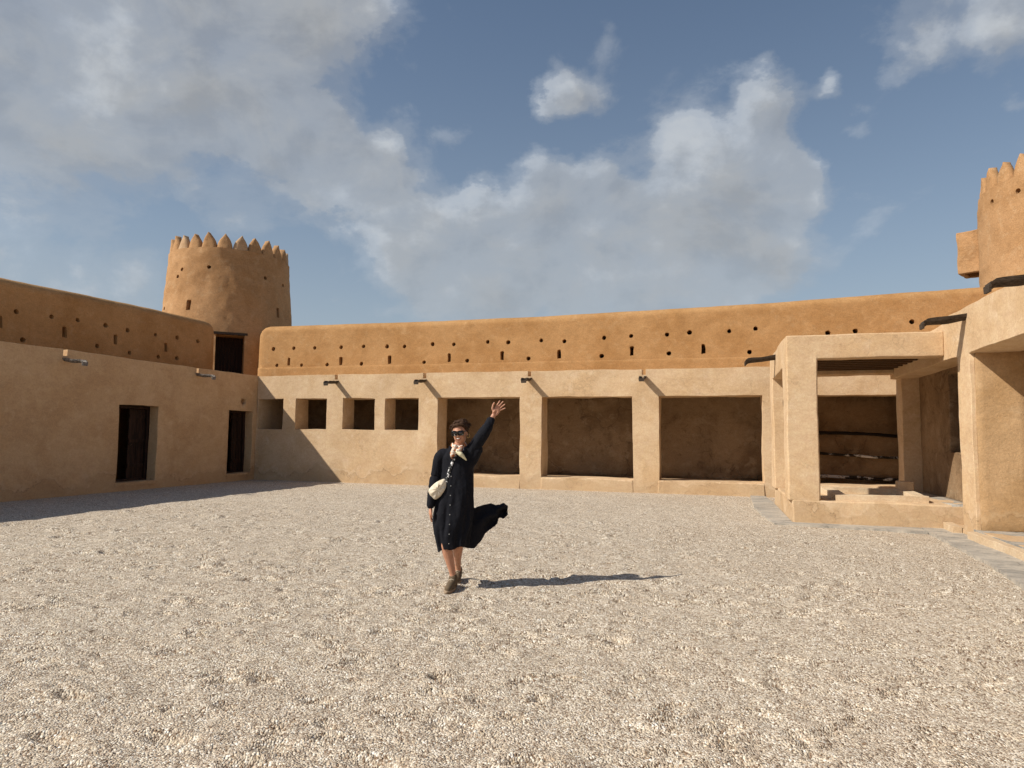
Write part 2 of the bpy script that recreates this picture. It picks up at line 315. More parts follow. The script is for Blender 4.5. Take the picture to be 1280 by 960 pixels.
def prism(bm, pts, org, U_, V_, D_, d0, d1, s1=1.0):
    a = [bm.verts.new(org + U_*u + V_*v + D_*d0) for u, v in pts]; b_ = [bm.verts.new(org + U_*u*s1 + V_*v*s1 + D_*d1) for u, v in pts]
    n = len(a); bm.faces.new(a[::-1]); bm.faces.new(b_)
    for i in range(n): bm.faces.new((a[i], a[(i+1) % n], b_[(i+1) % n], b_[i]))
def cup(pts, org, U_, V_, D_, d0, d1, th=.006):
    """thin lining of a blind hole, open at d0"""
    bm = bmesh.new(); n = len(pts)
    rings = []
    for s, d in ((1.0, d0), (1.0, d1), (None, d1-th), (None, d0)):
        rings.append([bm.verts.new(org + U_*(u*(1 if s else .93)) + V_*(v*(1 if s else .93)) + D_*d) for u, v in pts])
    for q in range(3):
        for i in range(n): bm.faces.new((rings[q][i], rings[q][(i+1) % n], rings[q+1][(i+1) % n], rings[q+1][i]))
    for i in range(n): bm.faces.new((rings[3][i], rings[3][(i+1) % n], rings[0][(i+1) % n], rings[0][i]))
    bm.faces.new(rings[1][::-1]); bm.faces.new(rings[2])
    bmesh.ops.recalc_face_normals(bm, faces=bm.faces)
    me = bpy.data.meshes.new('loophole'); bm.to_mesh(me); bm.free(); return me
X, Y, Z = Vector((1, 0, 0)), Vector((0, 1, 0)), Vector((0, 0, 1))

def spout(parent, org, d, L_=.68, m=WOOD, drop=.10, r=.062):
    """half-round wooden gutter sticking out of the wall at org along d, lip bent down at the end"""
    d = d.normalized(); side = d.cross(Z).normalized(); bm = bmesh.new(); prev = None
    prof = [(math.cos(a), math.sin(a)) for a in [PI + PI*i/8 for i in range(9)]]
    prof = prof + [(c_*.72, s_*.68) for c_, s_ in prof[::-1]]
    ns = 12; rings = []
    for i in range(ns+1):
        q = i/ns; p = org + d*(L_*q - .12) - Z*(drop*q)*.8 + Vector((0, 0, .006*math.sin(9*q))) + side*.006*math.sin(5*q+1)
        rr = r*(1 + .08*math.sin(7*q+org.x))
        if i == ns: p = p - Z*.035
        rings.append([bm.verts.new(p + side*(u*rr) + Z*(v*rr*1.05 + rr*.4)) for u, v in prof])
    n = len(prof)
    for a, b_ in zip(rings, rings[1:]):
        for i in range(n): bm.faces.new((a[i], a[(i+1) % n], b_[(i+1) % n], b_[i]))
    bm.faces.new(rings[0][::-1]); bm.faces.new(rings[-1])
    # drip lip
    p = org + d*(L_ - .13) - Z*(drop*.8+.02)
    prism(bm, [(-r*.8, -.085), (r*.8, -.085), (r*.95, .0), (-r*.95, .0)], p, side, Z, d, 0, .028)
    bmesh.ops.recalc_face_normals(bm, faces=bm.faces)
    me = bpy.data.meshes.new('drain_spout'); bm.to_mesh(me); bm.free(); smooth(me)
    o = link('drain_spout', me, m, parent)
    md = o.modifiers.new('e', 'EDGE_SPLIT'); md.split_angle = rad(50)
    return o

# ------------------------------------------------------------------ plan of the fort
XL, YB = -14.415, 18.672            # courtyard faces of the left and back rooms
XUL, YUB = -16.815, 21.072          # courtyard faces of the upper walls
XR = 3.76; XUR = 7.15
ZT = 3.38

# ground
gm = bpy.data.meshes.new('desert_ground'); S = 3000
gm.from_pydata([(-S, -S, -.06), (S, -S, -.06), (S, S, -.06), (-S, S, -.06)], [], [(0, 1, 2, 3)])
tag(link('desert_ground', gm, SAND), kind='structure')
def yard():
    x0, x1, y0, y1 = -15.0, 4.2, -1.0, 19.2
    xs = np.linspace(x0, x1, 620); ys = [y0]
    while ys[-1] < y1: ys.append(ys[-1] + .020 + .0028*max(0, ys[-1]))
    ys[-1] = y1; ys = np.array(ys); nx, ny = len(xs), len(ys); vl = []
    rng = random.Random(4); Zg = np.zeros((ny, nx)); marks = []
    for k in range(26):                       # lines of footsteps crossing the yard
        px_, py_, an = rng.uniform(-9, 3), rng.uniform(1.2, 8), rng.uniform(-.5, .9)
        for q in range(rng.randint(5, 12)):
            sd = .09 if q % 2 else -.09
            marks.append((px_-math.sin(an)*sd, py_+math.cos(an)*sd, rng.uniform(.035, .055), rng.uniform(.10, .14), an, rng.uniform(.030, .052))); px_ += math.cos(an)*.55; py_ += math.sin(an)*.55; an += rng.uniform(-.12, .12)
    for k in range(1500):
        marks.append((rng.uniform(-11, 4), rng.uniform(.8, 12), rng.uniform(.022, .05), rng.uniform(.04, .11), rng.uniform(-.6, 1.0), rng.uniform(.020, .045)*(1.4 if rng.random() < .3 else .8)))
    for px_, py_, sw_, sl__, an, dp in marks:
        R_ = sl__*2.6; i0, i1 = np.searchsorted(xs, [px_-R_, px_+R_]); j0, j1 = np.searchsorted(ys, [py_-R_, py_+R_])
        if i1 <= i0 or j1 <= j0: continue
        DX, DY = np.meshgrid(xs[i0:i1]-px_, ys[j0:j1]-py_); u = DX*math.cos(an)+DY*math.sin(an); v = -DX*math.sin(an)+DY*math.cos(an)
        q = (u/sl__)**2+(v/sw_)**2; Zg[j0:j1, i0:i1] += -dp*np.exp(-q) + dp*.4*np.exp(-(np.sqrt(q)-1.6)**2*3)
    for j in range(ny):
        for i in range(nx):
            x, y = xs[i], ys[j]
            wall = max(0, min(1, min(x-XL, XR-.4-x, YB-y)/1.0))
            z = .020*noise.noise(Vector((x*1.1, y*1.5, 0))) + .014*noise.noise(Vector((x*3.4, y*4.6, 4))) + .010*noise.noise(Vector((x*9, y*11, 9)))
            vl.append((x, y, (z + Zg[j, i])*(.25+.75*wall) - .004))
    fl = [(j*nx+i, j*nx+i+1, (j+1)*nx+i+1, (j+1)*nx+i) for j in range(ny-1) for i in range(nx-1)]
    me = bpy.data.meshes.new('gravel_ground'); me.from_pydata(vl, [], fl); me.update(); smooth(me)
    return tag(link('gravel_ground', me, GRAVEL), kind='structure')
YARD = yard()

# loose pebbles over the nearer gravel (geometry nodes scatter)
def pebbles():
    src = bpy.data.collections.new('pebble_shapes'); kinds = []
    for k in range(4):
        bm = bmesh.new(); bmesh.ops.create_icosphere(bm, subdivisions=1, radius=1)
        for v in bm.verts: v.co = Vector((v.co.x*1.15, v.co.y*.9, v.co.z*.62))*(1+.28*noise.noise(v.co*1.4+Vector((k*5, 0, 0))))
        me = bpy.data.meshes.new('pebble_shape'); bm.to_mesh(me); bm.free(); smooth(me); me.materials.append(PEB)
        o = bpy.data.objects.new('pebble_shape', me); src.objects.link(o); kinds.append(o)
    # carrier: part of the yard surface near the camera
    dens_pts = []; vl = []; bvh = BVHTree.FromPolygons([v.co[:] for v in YARD.data.vertices], [p.vertices[:] for p in YARD.data.polygons])
    rng = np.random.RandomState(3)
    n = 0
    step = .5
    for yi in np.arange(.3, 17, step):
        for xi in np.arange(-14.4, 3.4, step):
            v = Vector((xi+.25, yi+.25, 0)); d = v.length; dep = v.x*Fv.x+v.y*Fv.y; lat = v.x*Rv.x+v.y*Rv.y
            if dep < 1.2 or abs(lat) > dep*.80+.6 or d > 11: continue
            dens = 16000 if d < 4 else 16000*max(.05, 1-(d-4)/6.)
            k = int(dens*step*step)
            for a, b_ in rng.rand(k, 2): dens_pts.append((xi+a*step, yi+b_*step))
    zs = []
    for x, y in dens_pts:
        if y > 12.3 and x > .8: zs.append(-1); continue
        if x > 2.85: zs.append(-1); continue
        h = bvh.ray_cast(Vector((x, y, 1)), Vector((0, 0, -1))); zs.append(h[0].z if h[0] else -1)
    pts = [(x, y, z-.001) for (x, y), z in zip(dens_pts, zs) if z > -.5]
    me = bpy.data.meshes.new('loose_gravel'); me.from_pydata(pts, [], []); me.update()
    o = link('loose_gravel', me, PEB); tag(o, kind='stuff'); tag(o, 'loose beige and brown pebbles covering the courtyard ground', 'gravel')
    g = bpy.data.node_groups.new('pebbles', 'GeometryNodeTree'); g.interface.new_socket('Geometry', in_out='INPUT', socket_type='NodeSocketGeometry'); g.interface.new_socket('Geometry', in_out='OUTPUT', socket_type='NodeSocketGeometry')
    a = g.nodes.new('NodeGroupInput'); z = g.nodes.new('NodeGroupOutput'); ip = g.nodes.new('GeometryNodeInstanceOnPoints'); ci = g.nodes.new('GeometryNodeCollectionInfo')
    ci.inputs['Collection'].default_value = src; ci.inputs['Separate Children'].default_value = True; ci.inputs['Reset Children'].default_value = True
    ip.inputs['Pick Instance'].default_value = True
    mp_ = g.nodes.new('GeometryNodeMeshToPoints')
    rv = g.nodes.new('FunctionNodeRandomValue'); rv.data_type = 'FLOAT_VECTOR'; rv.inputs[0].default_value = (-.5, -.5, 0); rv.inputs[1].default_value = (.5, .5, 6.28)
    rs = g.nodes.new('FunctionNodeRandomValue'); rs.data_type = 'FLOAT'; rs.inputs[2].default_value = .0019; rs.inputs[3].default_value = .0040; rs.inputs['Seed'].default_value = 5
    g.links.new(a.outputs[0], mp_.inputs[0]); g.links.new(mp_.outputs[0], ip.inputs['Points']); g.links.new(ci.outputs[0], ip.inputs['Instance']); g.links.new(rv.outputs[0], ip.inputs['Rotation']); g.links.new(rs.outputs[1], ip.inputs['Scale']); g.links.new(ip.outputs[0], z.inputs[0])
    md = o.modifiers.new('scatter', 'NODES'); md.node_group = g

# paving strips of grey mortar by the right-hand building
def slab(name, poly, z0, z1, m):
    bm = bmesh.new(); xs = [p[0] for p in poly]; ys = [p[1] for p in poly]
    f = bm.faces.new([bm.verts.new((x, y, z1)) for x, y in poly]); r = bmesh.ops.extrude_face_region(bm, geom=[f])
    for v in [g for g in r['geom'] if isinstance(g, bmesh.types.BMVert)]: v.co.z = z0
    bmesh.ops.recalc_face_normals(bm, faces=bm.faces); me = bpy.data.meshes.new(name); bm.to_mesh(me); bm.free()
    return link(name, me, m)
me = bpy.data.meshes.new('paving_strip')
tag(slab('paving_strip', [(.86, 18.6), (.80, 15.6), (.86, 14.1), (.98, 12.72), (1.9, 12.66), (2.55, 12.58), (3.26, 12.42), (3.30, 13.05), (1.30, 13.02), (1.28, 16.6), (1.22, 18.6)], -.05, .030, CONC), kind='structure')
tag(slab('kerb_paving', [(3.27, 12.38), (3.22, 11.0), (3.16, 9.7), (2.98, 8.1), (2.9, 6.0), (2.95, 2.0), (3.8, 2.0), (3.74, 9.0), (3.78, 13.0), (3.32, 13.04)], -.05, .036, CONC), kind='structure')

# ---- left room block
lb = empty('room_block', (XL, 12, 0), 'long plain tan single-storey room block in shade with two dark doorways, left of the courtyard', 'building')
D1 = (13.37, 14.61, .22, 2.20); D2 = (17.39, 18.50, .24, 2.21)
notch = lambda x0, x1, y0, y1: (x0, x1, y0, y1, 3.22, 3.6)
sub = [(-17.0, XL-.6, -2.6, 21.2, -.5, 3.0)]                       # room inside
sub += [(-17.3, XL-.35, -3, 18.7, 3.12, 3.6)]                        # roof deck behind the parapet
for y0, y1, z0, z1 in (D1, D2): sub.append((XL-.7, XL+.5, y0, y1, z0, z1))
sub += [notch(XL-.5, XL+.1, 11.77, 11.87), notch(XL-.5, XL+.1, 15.92, 16.01)]
solid_obj('wall', [(XUL-.8, XL, -3, 21.2, -.06, ZT)], sub + [(-17.3, XL-.35, 18.0, 21.3, 3.12, 3.6)], BEIGE_L, lb, .2, .022, .014, seed=2)
def door(y0, y1, z0, z1, parent, open_half=True):
    x = XL-.33
    w = .09
    fr = link('door_frame', boxes_mesh([(x-.07, x+.05, y0-.02, y0+w, z0, z1), (x-.07, x+.05, y1-w, y1+.02, z0, z1), (x-.07, x+.05, y0+w+.002, y1-w-.002, z1-w, z1+.02), (x-.07, x+.05, y0+w+.002, y1-w-.002, z0-.02, z0+.06)]), DOORW, parent)
    md = fr.modifiers.new('b', 'BEVEL'); md.width = .008
    ym = (y0+y1)/2
    # right leaf closed, made of planks with battens
    bs = []; n = 4; a0 = ym+.005; a1 = y1-w-.01
    for i in range(n): bs.append((x-.05-.004*(i % 2), x-.01-.004*(i % 2), a0+(a1-a0)*i/n+.004, a0+(a1-a0)*(i+1)/n-.004, z0+.06, z1-w-.01))
    for zz in (.35, 1.0, 1.65): bs.append((x-.012, x+.012, a0+.01, a1-.01, z0+zz, z0+zz+.09))
    lf = link('door_leaf_or_shade_panel', boxes_mesh(bs), DOORW, parent)
    bm = bmesh.new(); bmesh.ops.create_uvsphere(bm, u_segments=8, v_segments=6, radius=.025, matrix=Matrix.Translation((x+.03, a0+.06, z0+.95))); m2 = bpy.data.meshes.new('h'); bm.to_mesh(m2); bm.free()
    link('door_handle', m2, WOOD, lf)
    # left leaf swung inward
    bs = []
    for i in range(n): bs.append((x-.06-.12*(i+1), x-.06-.12*i-.004, y0+w+.01, y0+w+.045, z0+.06, z1-w-.01))
    link('door_leaf_or_shade_panel', boxes_mesh(bs), DOORW, parent)
    link('door_sill', boxes_mesh([(XL-.42, XL+.02, y0-.03, y1+.03, z0-.10, z0-.004)]), BEIGE_L, parent)
door(*D1, lb); door(*D2, lb)
# small round vent over the second door
def vent_cut(o, y, z):
    bm = bmesh.new(); prism(bm, hole_pts(.10, 12, .04), Vector((XL+.1, y, z)), Y, Z, -X, 0, .5); return bm
w0 = [c_ for c_ in lb.children if c_.name.startswith('wall')][0]
w0.modifiers.clear(); cut(w0, vent_cut(w0, 18.0, 2.50)); w0.modifiers.new('wn', 'WEIGHTED_NORMAL')
link('vent_lining', cup(hole_pts(.098, 12, .04), Vector((XL, 18.0, 2.50)), Y, Z, -X, .012, .3), BEIGE_L, lb)
spout(lb, Vector((XL, 11.82, 3.17)), X, .70, WOODGREY, .08, .08); spout(lb, Vector((XL, 15.965, 3.20)), X, .70, WOODGREY, .08, .08)

# ---- back arcade with four small windows and four wide bays
ab = empty('arcade_block', (-5, YB, 0), 'long beige arcade across the back with four square windows and wide pillared bays', 'building')
PW = .70
wins = [(-14.36, -13.40), (-12.93, -11.79), (-11.21, -10.09), (-9.74, -8.61)]
bays = [(-7.98, -5.40), (-4.75, -2.16), (-1.46, 1.20), (1.95, 4.58)]
sub = [(-14.385, -8.66, YB+PW, 21.0, .3, 2.95), (-8.55, 7.1, YB+PW, 20.95, .30, 2.95)]
for a, b_ in wins: sub.append((a, b_, YB-.3, YB+PW+.1, 1.645, 2.625))
for a, b_ in bays: sub.append((a, b_, YB-.3, YB+PW+.1, .345, 2.63))
sub.append((XL-.2, 7.2, YB+.35, 21.2, 3.12, 3.8))
SPX = [-11.47, -8.43, -5.13, -1.86]
for sx in SPX: sub.append(notch(sx-.05, sx+.05, YB-.2, YB+.5))
w1 = solid_obj('wall', [(XL+.003, 7.1, YB, 21.2, -.06, ZT)], sub, BEIGE, ab, .17, .024, .013, seed=7)
# the pillars and plinth read as separate pours: slightly proud base courses with worn caps
for sx in SPX: spout(ab, Vector((sx, YB, 3.16)), -Y, .72, WOOD, .08, .085)
# inner back wall of the bays, older cracked plaster
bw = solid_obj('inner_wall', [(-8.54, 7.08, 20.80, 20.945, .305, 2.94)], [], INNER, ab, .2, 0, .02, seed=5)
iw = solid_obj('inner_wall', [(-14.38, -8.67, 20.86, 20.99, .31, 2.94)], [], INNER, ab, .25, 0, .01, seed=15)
for a, b_ in bays:
    solid_obj('plinth', [(a-.02, b_+.02, YB-.022, YB+.28, -.06, .335)], [], BEIGE, ab, .15, .03, .016, seed=a)
# ceiling poles in the bays
bs = []
for i in range(50):
    x = -8.5 + i*.30
    if x < 4.7: bs.append((x, x+.09, YB+PW+.01, 20.79, 2.83, 2.93))
link('ceiling_poles', boxes_mesh(bs), CEILW, ab)
# rails across the last bay
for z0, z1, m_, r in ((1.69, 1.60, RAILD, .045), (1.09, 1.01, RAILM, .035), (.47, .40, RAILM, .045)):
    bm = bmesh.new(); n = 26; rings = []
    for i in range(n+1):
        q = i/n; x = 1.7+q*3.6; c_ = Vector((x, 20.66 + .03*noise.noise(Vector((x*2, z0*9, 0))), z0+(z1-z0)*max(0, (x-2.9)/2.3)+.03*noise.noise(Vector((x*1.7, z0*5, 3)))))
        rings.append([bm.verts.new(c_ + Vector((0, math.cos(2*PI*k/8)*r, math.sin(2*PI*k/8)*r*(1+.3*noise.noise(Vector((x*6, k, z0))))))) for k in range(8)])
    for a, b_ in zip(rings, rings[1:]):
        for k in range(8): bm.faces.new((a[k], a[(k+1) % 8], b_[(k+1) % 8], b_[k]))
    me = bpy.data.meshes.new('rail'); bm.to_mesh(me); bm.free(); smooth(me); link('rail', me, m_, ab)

# ---- portico in front of the right end
pb = empty('portico', (2.5, 14.8, 0), 'free-standing square beige portico with a thick corner pillar on a raised platform', 'portico')
PX0, PX1, PY0, PY1 = 1.25, 3.76, 13.0, 16.75
solid_obj('platform', [(PX0+.05, 4.22, PY0+.0, PY1, -.06, .42)], [], BEIGE, pb, .16, .03, .014, seed=31)
sub = [(PX0+.35, 3.757, PY0+.35, PY1-.35, -.1, 3.10),                # inside
       (1.775, 3.9, PY0-.1, PY0+.5, -.1, 2.945),                       # front opening
       (PX0-.1, PX0+.5, 13.62, 16.02, -.1, 2.84),                      # west opening
       (1.8, 3.9, PY1-.5, PY1+.1, -.1, 2.945)]
solid_obj('wall', [(PX0, PX1-.003, PY0+.012, PY1-.01, .405, 3.38)], sub, BEIGE, pb, .15, .028, .012, seed=33)
bs = []
for i in range(9):
    y = PY0+.40 + i*.36; bs.append((PX0+.3, PX1-.02, y, y+.10, 3.035, 3.095))
link('ceiling_poles', boxes_mesh(bs), CEILW, pb)
spout(pb, Vector((PX0, 15.32, 3.26)), -X, .72, WOOD, .10, .10)

# low stone kerb frame on the platform
kf = empty('kerb_frame', (2.8, 14.1, .42), 'low pale plaster kerb forming a shallow square basin on the portico floor', 'basin')
bs = [(2.05, 3.52, 13.22, 13.44, .40, .515), (2.05, 3.60, 14.8, 15.02, .40, .55), (2.03, 2.25, 13.40, 14.84, .40, .52), (3.34, 3.56, 13.40, 14.84, .40, .53)]
solid_obj('kerb', bs, [], CAPM, kf, .11, .02, .016, seed=41)
solid_obj('kerb_block', [(3.40, 3.66, 14.72, 14.98, .40, .70)], [], BEIGE, kf, .1, .02, .01, seed=44)

# ---- right room block (mostly out of the picture to the right)
rb = empty('room_block', (XR, 9, 0), 'beige pillared room block at the right edge with deep open bay, cropped', 'building')
ztr = 3.58
add = [(XR, XUR, -2, 13.0, -.06, ztr), (XR, XUR+.02, 12.9, PY1, -.06, 3.48)]
sub = [(XR+.66, XUR-.05, -1.6, 11.86, -.5, 3.0), (XR+.66, XUR-.05, 12.40, PY1-.3, -.1, 3.0),
       (XR-.3, XR+.8, 12.40, PY1-.45, .10, 2.85),                          # bay behind the portico: open to it
       (XR-.3, XR+.8, 6.2, 11.86, .16, 2.86), (XR-.3, XR+.8, .5, 5.5, .16, 2.86),
       (XR+.35, XUR+.1, -2.2, PY1+.2, 3.2, 4.0), (4.5, 5.5, 11.7, 12.5, .16, 2.35), (XR-.1, 3.87, 16.2, 17.0, .3, 2.85)]
solid_obj('wall', add, sub, BEIGE, rb, .17, .026, .013, seed=51)
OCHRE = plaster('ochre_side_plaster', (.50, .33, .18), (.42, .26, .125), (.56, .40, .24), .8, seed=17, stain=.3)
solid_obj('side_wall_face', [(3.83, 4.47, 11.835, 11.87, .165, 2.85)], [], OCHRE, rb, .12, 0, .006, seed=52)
# shaded party wall between the portico and the rooms, with a dark window
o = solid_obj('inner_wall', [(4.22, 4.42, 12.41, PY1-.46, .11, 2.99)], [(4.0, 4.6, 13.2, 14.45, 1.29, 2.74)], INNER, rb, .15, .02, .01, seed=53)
link('window_backing', boxes_mesh([(4.425, 4.47, 13.1, 14.55, 1.2, 2.8)]), DOORW, rb)  # flat dark sheet set behind the window opening
solid_obj('floor', [(XR-.02, XUR-.06, 5.0, 11.9, -.05, .155)], [], CONC, rb, .2, 0, .006, seed=54)
solid_obj('floor', [(XR+.02, 4.23, 13.0, PY1-.4, -.05, .425)], [], CONC, rb, .2, 0, .004, seed=55)
solid_obj('kerb', [(3.62, XR+.02, 3.0, 11.78, -.05, .135), (3.62, 3.755, 12.44, 12.99, -.05, .13)], [], CAPM, rb, .14, .022, .014, seed=57)
spout(rb, Vector((XR, 11.93, 3.44)), -X, .72, WOOD, .10, .10)
spout(rb, Vector((XR, 9.25, 3.46)), -X, .72, WOOD, .10, .10)

# ------------------------------------------------------------------ upper walls (ramparts)
def rampart(name, p0, p1, inward, top, thick, ledge_z, label, holes, slits, seed, m=ORANGE, round0=True, round1=True, hr=.072):
    """p0->p1 along the inner face; inward = unit vector towards the courtyard; top(s) gives crest height"""
    p0 = Vector((*p0, 0)); p1 = Vector((*p1, 0)); Ld = (p1-p0).length; dr = (p1-p0).normalized()
    root = empty(name, (p0+p1)/2, label, 'fort wall')
    st = .11; n = int(Ld/st); ss = list(np.linspace(0, Ld, n+1)); rings = []
    for e_ in (.02, .05, .2): ss += ([e_] if round0 else []) + ([Ld-e_] if round1 else [])
    ss = sorted(ss); bm = bmesh.new()
    for s in ss:
        H_ = top(s); R_ = .34; e_ = min(s if round0 else 9, Ld-s if round1 else 9)
        cap = 0
        if e_ < R_: cap = R_-math.sqrt(max(0, R_*R_-(R_-e_)**2))
        prof = []                              # (offset from inner face towards courtyard, z)
        zt_ = H_-cap; r1 = .22; t_ = thick
        for z in (-.3, .8, 1.8, 2.6): prof.append((.05, z))
        for z in np.arange(3.0, ledge_z-.02, .12): prof.append((.05, z))
        prof += [(.05, ledge_z-.015), (.044, ledge_z), (.0, ledge_z+.012)]
        zz = list(np.arange(ledge_z+.10, zt_-r1-.03, .10))
        for z in zz[:]: prof.append((-.02*(z-ledge_z), z))
        off = -.02*(zt_-r1-ledge_z)
        for k in range(0, 9):
            a = PI*k/8; prof.append((off - t_/2 + (t_/2)*math.cos(a), zt_-r1 + r1*math.sin(a)))
        for z in (ledge_z+.9, ledge_z+.3, 3.0, 1.5, .3, -.3): prof.append((off-t_-.05*(5-z)*.3, z))
        ring = []
        for (o_, z) in prof:
            P = p0 + dr*s + inward*o_ + Z*z
            if e_ < R_ and o_ < -.001 or (e_ < R_ and z > 3):
                pull = cap*.6; mid = off - t_/2
                P += inward*((mid-o_)/t_*pull)
            dsp = .022*nz3(P, .9, seed) + .011*nz3(P, 3.2, seed+3) + .005*nz3(P, 9, seed+8)
            if z > ledge_z+.05 and z < zt_: P += inward*dsp + Z*dsp*.3
            elif z >= zt_-.01: P += Z*(dsp*.8)
            else: P += inward*dsp*.4
            ring.append(bm.verts.new(P))
        rings.append(ring)
    n = min(len(r) for r in rings)
    # equalise ring sizes (cap reduces the number of rows): resample every ring to the largest
    mxn = max(len(r) for r in rings)
    if n != mxn:
        co = [[v.co.copy() for v in r] for r in rings]; bm.free(); bm = bmesh.new(); rings = []
        for r in co:
            while len(r) < mxn:
                # split the longest gap in the inner-face part
                k = max(range(6, len(r)-10), key=lambda i: (r[i+1]-r[i]).length); r.insert(k+1, (r[k]+r[k+1])/2)
            rings.append([bm.verts.new(c_) for c_ in r])
    for a, b_ in zip(rings, rings[1:]):
        for k in range(mxn-1): bm.faces.new((a[k], b_[k], b_[k+1], a[k+1]))
        bm.faces.new((a[-1], b_[-1], b_[0], a[0]))
    bm.faces.new(rings[0]); bm.faces.new(rings[-1][::-1])
    bmesh.ops.triangulate(bm, faces=[f for f in bm.faces if len(f.verts) > 4]); bmesh.ops.recalc_face_normals(bm, faces=bm.faces)
    me = bpy.data.meshes.new('wall'); bm.to_mesh(me); bm.free(); o = link('wall', me, m, root)
    cb = bmesh.new(); cups = []
    def at(v, z): return (Vector((v, p0.y, z)) if abs(inward.y) > .5 else Vector((p0.x, v, z)))
    for v, z in holes:
        pts = hole_pts(hr*random.uniform(.9, 1.1)); org = at(v, z); prism(cb, pts, org+inward*.15, dr, Z, -inward, 0, .83); cups.append((pts, org))
    for v, z in slits:
        pts = slit_pts(.125, .30); org = at(v, z); prism(cb, pts, org+inward*.15, dr, Z, -inward, 0, .83); cups.append((pts, org))
    bmesh.ops.recalc_face_normals(cb, faces=cb.faces); cut(o, cb); smooth(o.data)
    md = o.modifiers.new('es', 'EDGE_SPLIT'); md.split_angle = rad(50)
    for pts, org in cups: link('loophole', cup([(u*.985, v*.985) for u, v in pts], org, dr, Z, -inward, .05, .66), m, root)
    return root
BH = [(-15.65, 4.63), (-14.78, 4.63), (-13.89, 4.62), (-12.81, 4.61), (-11.91, 4.62), (-10.98, 4.59), (-10.32, 4.57), (-9.25, 4.62), (-8.47, 4.59), (-7.25, 4.64), (-6.53, 4.6), (-5.4, 4.63), (-4.63, 4.58), (-3.34, 4.65), (-2.49, 4.68), (-15.46, 4.01), (-14.41, 4.0), (-13.35, 4.0), (-11.97, 4.0), (-9.55, 4.0), (-7.97, 4.02), (-5.83, 4.04), (-3.42, 4.07), (-1.39, 4.69), (-.71, 4.73), (.45, 4.73), (1.2, 4.78), (-1.33, 4.1), (1.02, 4.08), (3.17, 4.58), (3.89, 4.61), (5.34, 4.82), (6.2, 4.6)]
BS = [(-14.96, 4.14), (-12.8, 4.12), (-10.87, 4.12), (-8.62, 4.14), (-6.73, 4.16), (-4.8, 4.16), (-2.47, 4.21), (-.31, 4.21), (2.3, 4.2)]
tx = [-16.3, -12.39, -9.13, -5.31, -2.21, .19, 1.78, 4.55, 7.4]; tz = [5.53, 5.50, 5.47, 5.48, 5.53, 5.57, 5.60, 5.70, 5.79]
rampart('rampart', (-16.33, YUB), (7.6, YUB), -Y, lambda s: float(np.interp(-16.33+s, tx, tz)), .75, 3.915, 'sunlit orange rampart wall above the back arcade, dotted with loopholes', BH, BS, 2.0, round1=False)
LH = [(12.38, 4.49), (13.33, 4.53), (14.08, 4.57), (14.98, 4.57), (15.74, 4.54), (16.79, 4.56), (17.7, 4.6), (18.6, 4.61), (12.58, 3.80), (14.73, 3.93), (15.84, 3.87), (16.93, 3.88), (17.7, 3.92), (11.4, 4.5), (10.4, 4.5), (9.3, 4.5)]
LS = [(11.99, 4.17), (13.71, 4.18), (15.34, 4.21), (17.23, 4.22), (10.0, 4.17)]
rampart('rampart', (XUL, 19.45), (XUL, -3), X, lambda s: float(np.interp(19.45-s, [-3, 12, 15, 17, 19.45], [5.28, 5.33, 5.39, 5.42, 5.42])), .75, 3.66, 'shaded brown rampart wall rising behind the left room block', LH, LS, 9.0, round1=False)
rampart('rampart', (XUR, -2), (XUR, 21.3), -X, lambda s: 5.66+.10*s/23, .75, 3.8, 'short glimpse of rampart meeting the right tower, behind the right room block', [], [], 14.0, round0=False, round1=False)

